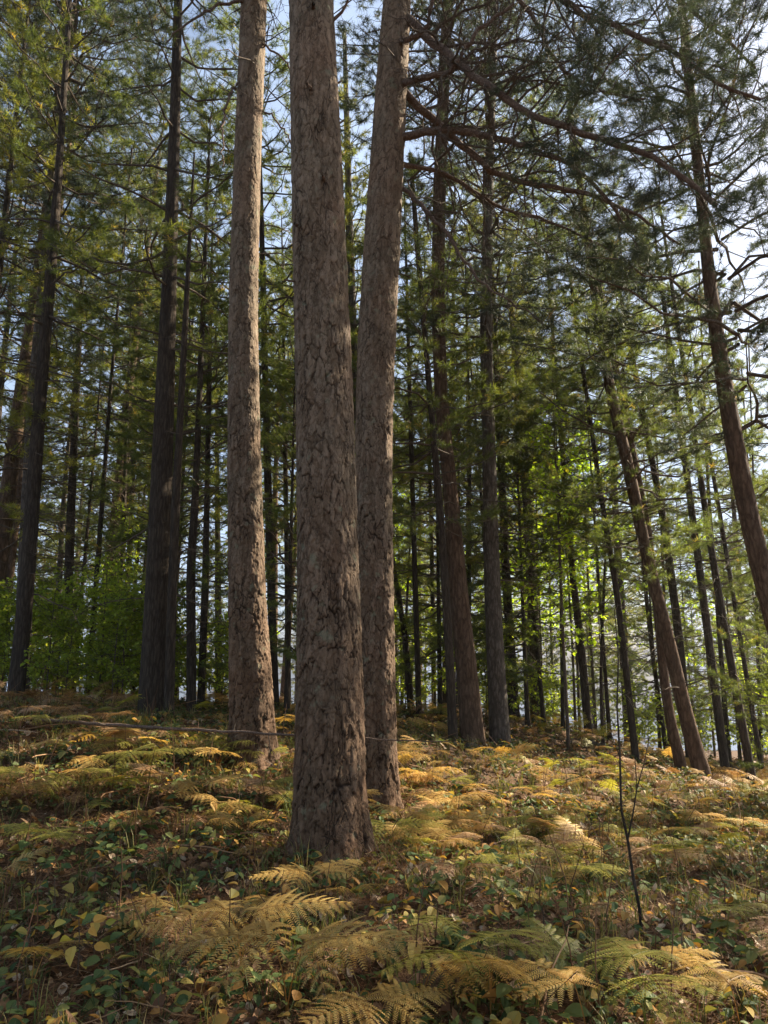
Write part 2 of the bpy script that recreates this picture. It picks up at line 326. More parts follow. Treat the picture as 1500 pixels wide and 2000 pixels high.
def foliate(g, BP, BL, Br, rng, mat_w, mat_n, sec_gap=0.2, ratio=0.42, nn=9, nl=0.10, nw=0.006, tuft_gap=0.09, first=0.2, flat=0.75, dens=1.0, sidesb=5, ter=4):
    """boughs BP (N,K,3) of length BL get wood, side twigs and needle tufts"""
    N, K, _ = BP.shape
    t = np.linspace(0, 1, K)
    V, f = tubes(BP, Br[:, None] * (1 - 0.88 * t)[None], sidesb); g.add(V, f, mat_w)
    M = max(3, int(BL.max() / sec_gap))
    tt = first + (1 - first) * (np.arange(M) + rng.uniform(-.3, .3, (N, M))) / M
    tt = np.clip(tt, first, 0.99)
    keep = rng.random((N, M)) < np.clip(BL / BL.max(), .25, 1)[:, None] * dens
    p, T = sample(BP, tt)
    side = np.where(np.arange(M) % 2 == 0, 1., -1.)[None, :, None]
    S = nrm(np.cross(T, np.array([0, 0, 1.]))) * side
    D = nrm(T * 0.75 + S * rng.uniform(.6, 1.1, (N, M, 1)) + rng.normal(0, 0.22, (N, M, 3)) * np.array([1, 1, 1.6 * (1 - flat) + .5]))
    L = (BL[:, None] * (1 - tt) * ratio + 0.16) * rng.uniform(.6, 1.2, (N, M))
    p = p[keep]; D = D[keep]; L = L[keep]; br = (Br[:, None] * (1 - .88 * tt) * .45)[keep]
    SP_ = polyline(p, D, L, 4, rng, 0.05, 0.18, .1)
    V, f = tubes(SP_, np.maximum(br, .003)[:, None] * np.array([1, .8, .55, .25]), 3); g.add(V, f, mat_w)
    n2 = len(p)
    # tertiary twigs
    t3 = np.clip(np.linspace(.3, 1, ter)[None] + rng.uniform(-.1, .1, (n2, ter)), .2, 1)
    p3, T3 = sample(SP_, t3)
    sd = np.where(np.arange(ter) % 2 == 0, 1., -1.)[None, :, None] * np.ones((n2, 1, 1)); sd[:, -1] = 0
    D3 = nrm(T3 + nrm(np.cross(T3, np.array([0, 0, 1.]))) * sd * .9 + rng.normal(0, .25, T3.shape))
    L3 = (0.08 + L[:, None] * .28 * (1.1 - t3)) * rng.uniform(.7, 1.2, (n2, ter))
    P3 = polyline(p3.reshape(-1, 3), D3.reshape(-1, 3), L3.ravel(), 3, rng, 0, .2, .08)
    V, f = tubes(P3, np.full((len(P3), 3), .0024) * np.array([1, .8, .5]), 3); g.add(V, f, mat_w)
    # tufts along the tertiary twigs and at tips
    if nn > 0:
        mt = max(2, int(np.median(L3) / tuft_gap) + 1)
        mt = 2; t4 = np.array([.6, 1.])[None] * np.ones((len(P3), 1))
        p4, T4 = sample(P3, t4)
        V, f, r = needles(p4.reshape(-1, 3), T4.reshape(-1, 3), rng, nn, nl, nw)
        g.add(V, f, mat_n, r)

def crown(seed, H, h0, maxL, nmat, whorl=0.62, per=5, nn=20, nl=.13, nw=.0085, shape='cone', dead=(0, 0), dens=.72, sec_gap=.22, droop=.12, trunk_r=.15, ter=4):
    rng = np.random.default_rng(seed); g = Geo()
    zs = []; az = []
    z = h0
    while z < H - .3:
        k = max(2, int(per + rng.integers(-1, 2))); a0 = rng.uniform(0, 6.28)
        for i in range(k): zs.append(z + rng.uniform(-.12, .12)); az.append(a0 + i * 6.283 / k + rng.uniform(-.4, .4))
        z += whorl * rng.uniform(.7, 1.3)
    zs = np.array(zs); az = np.array(az); q = (zs - h0) / (H - h0)
    if shape == 'cone': L = maxL * (1 - q) ** .75 * np.clip(.55 + q * 3, 0, 1)
    elif shape == 'oval': L = maxL * np.sin(np.clip(q * .85 + .15, 0, 1) * np.pi) ** .6
    else: L = maxL * (1 - q) ** .5
    L = L * rng.uniform(.6, 1.1, len(L)) + .35
    el = -.05 + q * .7 + rng.normal(0, .2, len(q))
    d = np.stack([np.cos(az) * np.cos(el), np.sin(az) * np.cos(el), np.sin(el)], 1)
    o = np.stack([np.cos(az) * .03, np.sin(az) * .03, zs], 1)
    BP = polyline(o, d, L, 7, rng, np.full(len(L), droop) * (1 - q), .16 + 0 * q, .12)
    foliate(g, BP, L, .009 + L * .007, rng, 0, 1, sec_gap, .42, nn, nl, nw, dens=dens, ter=ter, flat=.35)
    if dead[1] > dead[0]:                 # bare dead branches under the crown
        n = int((dead[1] - dead[0]) * 5)
        z = rng.uniform(dead[0], dead[1], n); a = rng.uniform(0, 6.28, n); l = rng.uniform(.4, 1.9, n)
        d = nrm(np.stack([np.cos(a), np.sin(a), rng.normal(.0, .15, n)], 1))
        BP = polyline(np.stack([0 * a, 0 * a, z], 1), d, l, 6, rng, .08, -.1, .12)
        foliate(g, BP, l, .006 + l * .006, rng, 0, 1, .3, .4, 0)
    return g.mesh('crown', [TWIG, nmat])

def trunk_mesh(pts, rad, sides, step, mat, seed=0, lobes=.04, flare=0.0, flare_h=.3):
    """pts (K,3) local, rad (K,) ; rings horizontal"""
    rng = np.random.default_rng(seed)
    pts = np.asarray(pts, float); rad = np.asarray(rad, float)
    zz = np.arange(pts[0, 2], pts[-1, 2], step); zz = np.append(zz, pts[-1, 2])
    def sm(y):                            # smooth interpolation on z
        out = np.interp(zz, pts[:, 2], y)
        k = max(1, int(.8 / step)); ker = np.hanning(2 * k + 3)[1:-1]; ker /= ker.sum()
        pad = np.concatenate([out[0] + (out[0] - out[1:k + 2][::-1]), out, out[-1] + (out[-1] - out[-k - 2:-1][::-1])])
        return np.convolve(pad, ker, 'valid')[:len(zz)] if len(zz) > 2 * k + 4 else out
    cx = sm(pts[:, 0]); cy = sm(pts[:, 1]); r = np.maximum(sm(rad), .006)
    h = zz
    th = np.arange(sides) * 2 * np.pi / sides
    ph = rng.uniform(0, 6.28, 5)
    lob = 1 + lobes * (np.cos(3 * th[None] + ph[0] + .3 * h[:, None]) + .6 * np.cos(5 * th[None] + ph[1] - .5 * h[:, None])) / 1.6 \
        + (flare * np.exp(-np.clip(h, 0, None) / flare_h))[:, None] * (1 + .45 * np.cos(4 * th[None] + ph[2]) + .3 * np.cos(7 * th[None] + ph[3]))
    rr = r[:, None] * lob
    V = np.stack([cx[:, None] + rr * np.cos(th)[None], cy[:, None] + rr * np.sin(th)[None], np.broadcast_to(h[:, None], rr.shape)], -1)
    n = len(zz); idx = np.arange(n * sides).reshape(n, sides)
    a = idx[:-1]; b = idx[1:]
    f = np.stack([a, np.roll(a, -1, 1), np.roll(b, -1, 1), b], -1).reshape(-1, 4)
    return V, f, (th, zz, rr, cx, cy)
def voro(q, seed):
    """3D voronoi F1, F2, id hash"""
    q = q.reshape(-1, 3); c = np.floor(q).astype(np.int64)
    f1 = np.full(len(q), 9.); f2 = np.full(len(q), 9.); idh = np.zeros(len(q)); pz = np.zeros(len(q))
    def h(x, y, z, k):
        n = (x * 73856093) ^ (y * 19349663) ^ (z * 83492791) ^ (k * 2654435761 + seed * 97)
        n = (n ^ (n >> 13)) * 1274126177 & 0x7fffffff
        n = (n ^ (n >> 11)) * 668265263 & 0x7fffffff
        return (n % 100003) / 100003.
    for i in (-1, 0, 1):
        for j in (-1, 0, 1):
            for k in (-1, 0, 1):
                x, y, z = c[:, 0] + i, c[:, 1] + j, c[:, 2] + k
                dx = x + h(x, y, z, 1) - q[:, 0]; dy = y + h(x, y, z, 2) - q[:, 1]; dz = z + h(x, y, z, 3) - q[:, 2]
                d = dx * dx + dy * dy + dz * dz; nf = d < f1
                f2 = np.where(nf, f1, np.minimum(f2, d)); pz = np.where(nf, -dz, pz); idh = np.where(nf, h(x, y, z, 4), idh); f1 = np.where(nf, d, f1)
    return np.sqrt(f1), np.sqrt(f2), idh, pz
def vnoise(p, s):                         # cheap smooth 3-vector noise
    a = p * s
    return np.stack([np.sin(a[..., 0] * 1.3 + 2.1 * np.sin(a[..., 2] * .9) + 1), np.sin(a[..., 1] * 1.7 + 1.7 * np.sin(a[..., 0] * 1.1 + 2)),
                     np.sin(a[..., 2] * 1.1 + 2.3 * np.sin(a[..., 1] * 1.4 + .5))], -1)
def plated_trunk(pts, rad, sides, step, seed, ztop, flare=.25):
    """near pine: real bark plates modelled up to ztop"""
    V, f, (th, zz, rr, cx, cy) = trunk_mesh(pts, rad, sides, step, None, seed, .03, flare, .2)
    shp = V.shape
    loc = V.copy()
    w = loc + .016 * vnoise(loc, 5.) + .008 * vnoise(loc[..., [1, 2, 0]], 19.) + .004 * vnoise(loc[..., [2, 0, 1]], 47.)
    sc = np.array([15., 15., 3.6])
    f1, f2, i1, z1 = voro(w * sc + seed * 13, seed)
    g1, g2, i2, z2 = voro(w * sc * np.array([2.2, 2.2, 3.0]) + 7, seed + 5); z1 = z1.reshape(shp[:2]); z2 = z2.reshape(shp[:2])
    e1 = (f2 - f1).reshape(shp[:2]); e2 = (g2 - g1).reshape(shp[:2]); i1 = i1.reshape(shp[:2]); i2 = i2.reshape(shp[:2])
    brk = np.clip(.75 + .55 * vnoise(loc, 5.)[..., 2] + .35 * vnoise(loc, 13.)[..., 0], .45, 1)
    c1 = np.clip(1 - e1 / .08, 0, 1) ** 1.3 * brk; c2 = np.clip(1 - e2 / .15, 0, 1) * (1.1 - .6 * brk)
    base = np.clip(1.25 - zz[:, None] / 9, .45, 1.1)      # deep furrows low down, thin flakes higher up
    disp = base * (-.015 * c1 - .004 * c2 + .010 * (i1 - .5) + .006 * (i2 - .5) - .007 * z1 - .006 * z2)
    nx = np.cos(th)[None]; ny = np.sin(th)[None]
    V[..., 0] += disp * nx; V[..., 1] += disp * ny
    crack = np.clip(c1 * 1.0 * (.45 + .55 * base) + c2 * .35, 0, 1)
    return mesh_np('trunk', V.reshape(-1, 3), f, [PLATE], smooth=True, attrs={'crack': crack.ravel(), 'plate': (.5 * i1 + .5 * i2).ravel()})

# ------------------------------------------------------------------ ground
def build_ground():
    n = 420
    u = np.linspace(-1, 1, n); xs = np.sinh(u * 7.2) / np.sinh(7.2) * 900
    v = np.linspace(-.75, 1, n); ys = np.sinh(v * 7.2) / np.sinh(7.2) * 1500 + 5
    X, Y = np.meshgrid(xs, ys)
    Z = terr(X.ravel(), Y.ravel())
    idx = np.arange(n * n).reshape(n, n)
    f = np.stack([idx[:-1, :-1], idx[:-1, 1:], idx[1:, 1:], idx[1:, :-1]], -1).reshape(-1, 4)
    o = link('ground', mesh_np('ground', np.stack([X.ravel(), Y.ravel(), Z], 1), f, [ground_mat()], smooth=True))
    tag(o, 'brown forest floor sloping up to the left', None, None, 'structure')
build_ground()

# ------------------------------------------------------------------ trees
CROWNS = {
 'white_a': crown(11, 17, 4.6, 3.3, NEEDLE, dens=.85, dead=(1.6, 4.8)),
 'white_b': crown(12, 19, 6.0, 3.0, NEEDLE, dead=(2.2, 6.2), droop=.18),
 'white_c': crown(13, 15, 3.2, 2.8, NEEDLE_L, dead=(1.2, 3.4)),
 'white_d': crown(21, 17, 5.8, 2.9, NEEDLE, dead=(1.6, 6), whorl=.75, per=4, sec_gap=.27),
 'thin_a': crown(14, 14, 5.5, 1.9, NEEDLE, whorl=.5, per=4, dead=(1.5, 6)),
 'thin_b': crown(15, 12, 3.8, 1.7, NEEDLE, whorl=.5, per=4, dead=(1.0, 4)),
 'thin_c': crown(25, 10.5, 3.7, 2.0, NEEDLE, whorl=.6, per=4, dens=.85),
 'pole': crown(28, 13, 8.2, 1.5, NEEDLE, whorl=.65, per=4, dead=(1.5, 8.2)),
 'low_d': crown(24, 16, 5.2, 3.2, NEEDLE_D, whorl=.55, dens=.85, dead=(3, 5.2)),
 'tall_a': crown(16, 22, 12.0, 3.0, NEEDLE_D, shape='oval', dead=(4, 10.5), whorl=.6),
 'tall_b': crown(17, 21, 8.5, 3.0, NEEDLE_D, shape='oval', dead=(3, 8.5), whorl=.6),
 'under': crown(18, 7.5, 1.2, 1.7, NEEDLE, whorl=.4, per=5),
 'red_top': crown(19, 23, 10.8, 3.6, NEEDLE_D, shape='oval', dead=(8, 10.8), whorl=.75, per=4, sec_gap=.3, nl=.14, nw=.007),
}
BARKS = {'red': BARK_RED, 'dark': BARK_DARK, 'grey': BARK_GREY}
def tree(name, Y, pts, H, cr, bark, label, cat='tree', group=None, sides=14, near=False, flare=.25, cs=1.0, crot=None):
    """pts: (px, py, width px) from the base up"""
    P = []; rad = []
    for (px, py, w) in pts:
        p, t = at(px, py, Y); P.append(p); rad.append(w * (1 if near or w < 18 else .9) * t / F / 2)
    P = np.array(P); rad = np.array(rad)
    bx, by = P[0, 0], P[0, 1]
    # base on the terrain along the lowest segment's direction
    bz = tz(bx, by)
    base = np.array([bx, by, bz])
    L = P - base
    d = (L[-1] - L[max(0, len(L) - 2)]); d = d / d[2]
    if abs(d[0]) > .2: d[0] *= .2 / abs(d[0])
    top = L[-1].copy(); r = rad[-1]; ex = []; er = []
    n = 6
    for k in range(1, n + 1):
        q = k / n; z = top[2] + (H - top[2]) * q
        if z <= top[2] + .2: continue
        ex.append([top[0] + d[0] * (z - top[2]), top[1], z]); er.append(r * (1 - q) ** .8 + .01)
    b0 = np.array([[L[0, 0] - (L[1, 0] - L[0, 0]) / max(L[1, 2] - L[0, 2], .1) * (L[0, 2] + .35), 0, -.35]])
    LL = np.concatenate([b0, L[L[:, 2] > -.2], np.array(ex).reshape(-1, 3)]); RR = np.concatenate([[rad[0]], rad[L[:, 2] > -.2], er])
    root = empty(name, base, label, cat, group)
    seed = int(abs(px * 7 + Y * 13)) % 9973
    if near:
        me = plated_trunk(LL, RR, near, .0095, seed, 10, flare)
    else:
        V, f, _ = trunk_mesh(LL, RR, sides, .25, None, seed, .05, flare, .3)
        me = mesh_np('trunk', V.reshape(-1, 3), f, [BARKS[bark]], smooth=True)
    link('trunk', me, root)
    if cr:
        c = link('crown', CROWNS[cr], root)
        zc = H * .6
        cx = np.interp(zc, LL[:, 2], LL[:, 0]); 
        q = Vector((0, 0, 1)).rotation_difference(Vector((cx, 0, zc)))
        a = crot if crot is not None else random.uniform(0, 6.28)
        c.rotation_mode = 'QUATERNION'; c.rotation_quaternion = q @ Quaternion((0, 0, 1), a)
        c.scale = (cs, cs, cs)
    return root, base, LL, RR

A, A_base, A_L, A_R = tree('red_pine', 6.2, [(645, 1672, 138), (643, 1500, 138), (643, 1300, 127), (637, 1000, 116), (630, 700, 110), (622, 450, 103), (616, 250, 97), (608, 0, 86)], 24, 'red_top', 'red',
     'thickest plated pine trunk, standing in the centre in front of two others', 'tree', 'three big pines in the middle', near=200, flare=.30)
B, B_base, B_L, B_R = tree('red_pine', 8.6, [(495, 1492, 88), (493, 1400, 87), (484, 1200, 74), (477, 900, 64), (475, 600, 56), (484, 300, 52), (496, 0, 50)], 23, 'red_top', 'red',
     'big plated pine just left of the thickest trunk, crossed by a fallen pole', 'tree', 'three big pines in the middle', near=140, flare=.28)
C, C_base, C_L, C_R = tree('red_pine', 8.0, [(738, 1592, 76), (735, 1400, 74), (731, 1100, 72), (729, 900, 73), (734, 700, 74), (748, 450, 70), (763, 200, 62), (776, 0, 54)], 24, 'red_top', 'red',
     'big plated pine just right of the thickest trunk, heavy limbs reaching right', 'tree', 'three big pines in the middle', near=140, flare=.28)

def limb(root, base, pts, w0, w1, label=None, bare=.35, dens=1.0, name='limb', nmat=None, ratio=.45, nn=10, seed=1):
    """pts: (px, py, Y) -> one limb with its own twigs and needles"""
    rng = np.random.default_rng(seed)
    P = []; tt = []
    for (px, py, Y) in pts:
        p, t = at(px, py, Y); P.append(p - base); tt.append(t)
    P = np.array(P); s = np.concatenate([[0], np.cumsum(np.linalg.norm(np.diff(P, axis=0), axis=1))])
    K = 26; q = np.linspace(0, s[-1], K); Q = np.stack([np.interp(q, s, P[:, k]) for k in range(3)], 1)
    ker = np.array([1, 2, 3, 2, 1]) / 9.; Qs = Q.copy()
    for k in range(3): Qs[2:-2, k] = np.convolve(Q[:, k], ker, 'valid')
    Q = Qs + rng.normal(0, .012, Q.shape)
    r = np.linspace(w0, w1, K) * tt[0] / F / 2
    g = Geo(); V, f = tubes(Q[None], r[None], 8); g.add(V, f, 0)
    me = g.mesh('limb', [LIMB], smooth=True); lo = link(name, me, root)
    if label: lo['label'] = label
    # second order boughs
    g = Geo(); n = max(4, int(s[-1] * 4.6 * dens)); t = np.linspace(.12, 1, n)[None] + rng.uniform(-.03, .03, (1, n)); t = np.clip(t, .05, 1)
    p, T = sample(Q[None], t); p = p[0]; T = T[0]
    sd = np.where(np.arange(n) % 2 == 0, 1., -1.)[:, None]
    S = nrm(np.cross(T, np.array([0, 1., .3]))) * sd
    D = nrm(T * .7 + S * rng.uniform(.2, 1., (n, 1)) + rng.normal(0, .45, (n, 3)))
    L = s[-1] * ratio * (1.05 - t[0] * .65) * rng.uniform(.4, 1.0, n)
    BP = polyline(p, D, L, 8, rng, .02, .1, .13)
    fol = t[0] > bare
    rr = np.maximum(np.interp(t[0], np.linspace(0, 1, K), r) * .42, .006)
    if (~fol).any(): foliate(g, BP[~fol], L[~fol], rr[~fol], rng, 0, 1, .2, .5, 0, first=.15, flat=.2, ter=4)
    if fol.any(): foliate(g, BP[fol], L[fol], rr[fol], rng, 0, 1, .19, .5, nn, .12, .0055, first=.25, flat=.2, ter=4, dens=.9)
    link('foliage', g.mesh('limb_foliage', [TWIG, nmat or NEEDLE_D]), lo)
    return lo
CL = [
 ([(785, 30, 8.0), (803, 45, 7.9), (870, 100, 7.6), (905, 140, 7.4), (950, 165, 7.2), (985, 190, 7.1), (1060, 235, 6.9), (1120, 262, 6.8), (1200, 275, 6.7), (1300, 320, 6.5), (1400, 400, 6.4)], 15, 7, .22),
 ([(770, 270, 8.0), (793, 268, 7.9), (830, 257, 7.8), (890, 255, 7.7), (960, 265, 7.6), (1010, 285, 7.5), (1070, 300, 7.4), (1130, 330, 7.3), (1190, 390, 7.2), (1230, 450, 7.2)], 12, 5, .45),
 ([(775, 165, 8.0), (797, 187, 8.0), (840, 225, 8.1), (880, 265, 8.3), (920, 300, 8.4), (945, 330, 8.5), (1000, 350, 8.6), (1060, 365, 8.7), (1130, 368, 8.8), (1230, 410, 9.0), (1330, 480, 9.2)], 12, 5, .35),
 ([(765, 345, 8.0), (785, 360, 8.0), (820, 400, 7.9), (850, 430, 7.8), (890, 480, 7.7), (920, 530, 7.6), (965, 570, 7.5), (1060, 630, 7.4)], 7, 2.5, .7),
 ([(775, 160, 8.0), (800, 160, 7.8), (830, 153, 7.6), (870, 146, 7.5), (895, 118, 7.4), (930, 60, 7.3), (1000, 10, 7.2)], 11, 5, .5),
 ([(765, 78, 8.0), (785, 80, 7.8), (815, 74, 7.7), (835, 50, 7.6), (846, 0, 7.5), (870, -80, 7.4)], 9, 5, .5),
 ([(780, -60, 8.0), (900, -70, 8.1), (1035, 10, 8.2), (1062, 80, 8.2), (1090, 130, 8.2), (1150, 175, 8.1), (1260, 200, 8.0)], 10, 4, .35),
 ([(790, -150, 8.0), (950, -110, 7.4), (1105, 5, 7.0), (1180, 50, 6.8), (1290, 80, 6.6), (1380, 150, 6.5), (1480, 200, 6.4)], 12, 5, .3),
 ([(790, -200, 8.0), (1000, -190, 8.2), (1200, -90, 8.4), (1350, 20, 8.6), (1480, 130, 8.8)], 12, 5, .3),
 ([(765, 320, 8.0), (860, 330, 8.6), (960, 400, 9.2), (1060, 430, 9.6), (1160, 470, 10.0), (1280, 540, 10.3)], 8, 3, .4),
]
for i, (pts, w0, w1, bare) in enumerate(CL):
    limb(C, C_base, pts, w0 * (1.15 if i == 0 else 1.35), w1, bare=(1.1 if i in (4, 5) else bare + .25 if i in (0, 1, 2, 6) else bare + .1), seed=100 + i, ratio=.45, dens=1.7, nn=17)
for i, (pts, w0) in enumerate([
    ([(500, -10, 8.6), (475, 2, 8.5), (410, 15, 8.3), (350, 55, 8.1), (300, 118, 8.0)], 7),
    ([(490, 150, 8.6), (465, 158, 8.5), (442, 200, 8.3), (432, 255, 8.2), (436, 325, 8.1)], 6),
    ([(500, 85, 8.6), (520, 90, 8.5), (560, 120, 8.6), (580, 180, 8.7)], 5),
    ([(495, 210, 8.6), (520, 215, 8.6), (560, 260, 8.9), (590, 330, 9.1)], 4)]):
    limb(B, B_base, pts, w0, 2, bare=1.1 if i in (1,) else .75, seed=200 + i, ratio=.28, dens=.8, nn=8)
for i, (pts, w0, w1) in enumerate([
    ([(590, 545, 6.2), (572, 550, 6.05), (556, 546, 6.0)], 7, 3),
    ([(600, 178, 6.1), (608, 172, 5.95), (600, 165, 5.9)], 10, 6),
    ([(650, 40, 6.2), (672, 20, 6.2), (690, -30, 6.1)], 8, 4),
    ([(632, 352, 6.05), (632, 348, 5.93), (630, 343, 5.9)], 9, 5),
    ([(582, 441, 6.1), (578, 438, 5.97), (576, 436, 5.95)], 9, 5),
    ([(610, 20, 6.1), (612, 14, 5.98), (612, 8, 5.93)], 13, 8),
    ([(655, 165, 6.2), (664, 160, 6.2), (668, 157, 6.2)], 5, 3),
    ([(660, 242, 6.2), (668, 238, 6.2), (671, 234, 6.2)], 5, 3)]):
    P = np.array([at(*p)[0] - A_base for p in pts]); q = np.linspace(0, 2, 6); Q = np.stack([np.interp(q, range(3), P[:, k]) for k in range(3)], 1)
    g = Geo(); V, f = tubes(Q[None], (np.linspace(w0, w1, 6) * 6.6 / F / 2)[None], 7); g.add(V, f, 0)
    link('branch_stub', g.mesh('branch_stub', [LIMB], True), A)

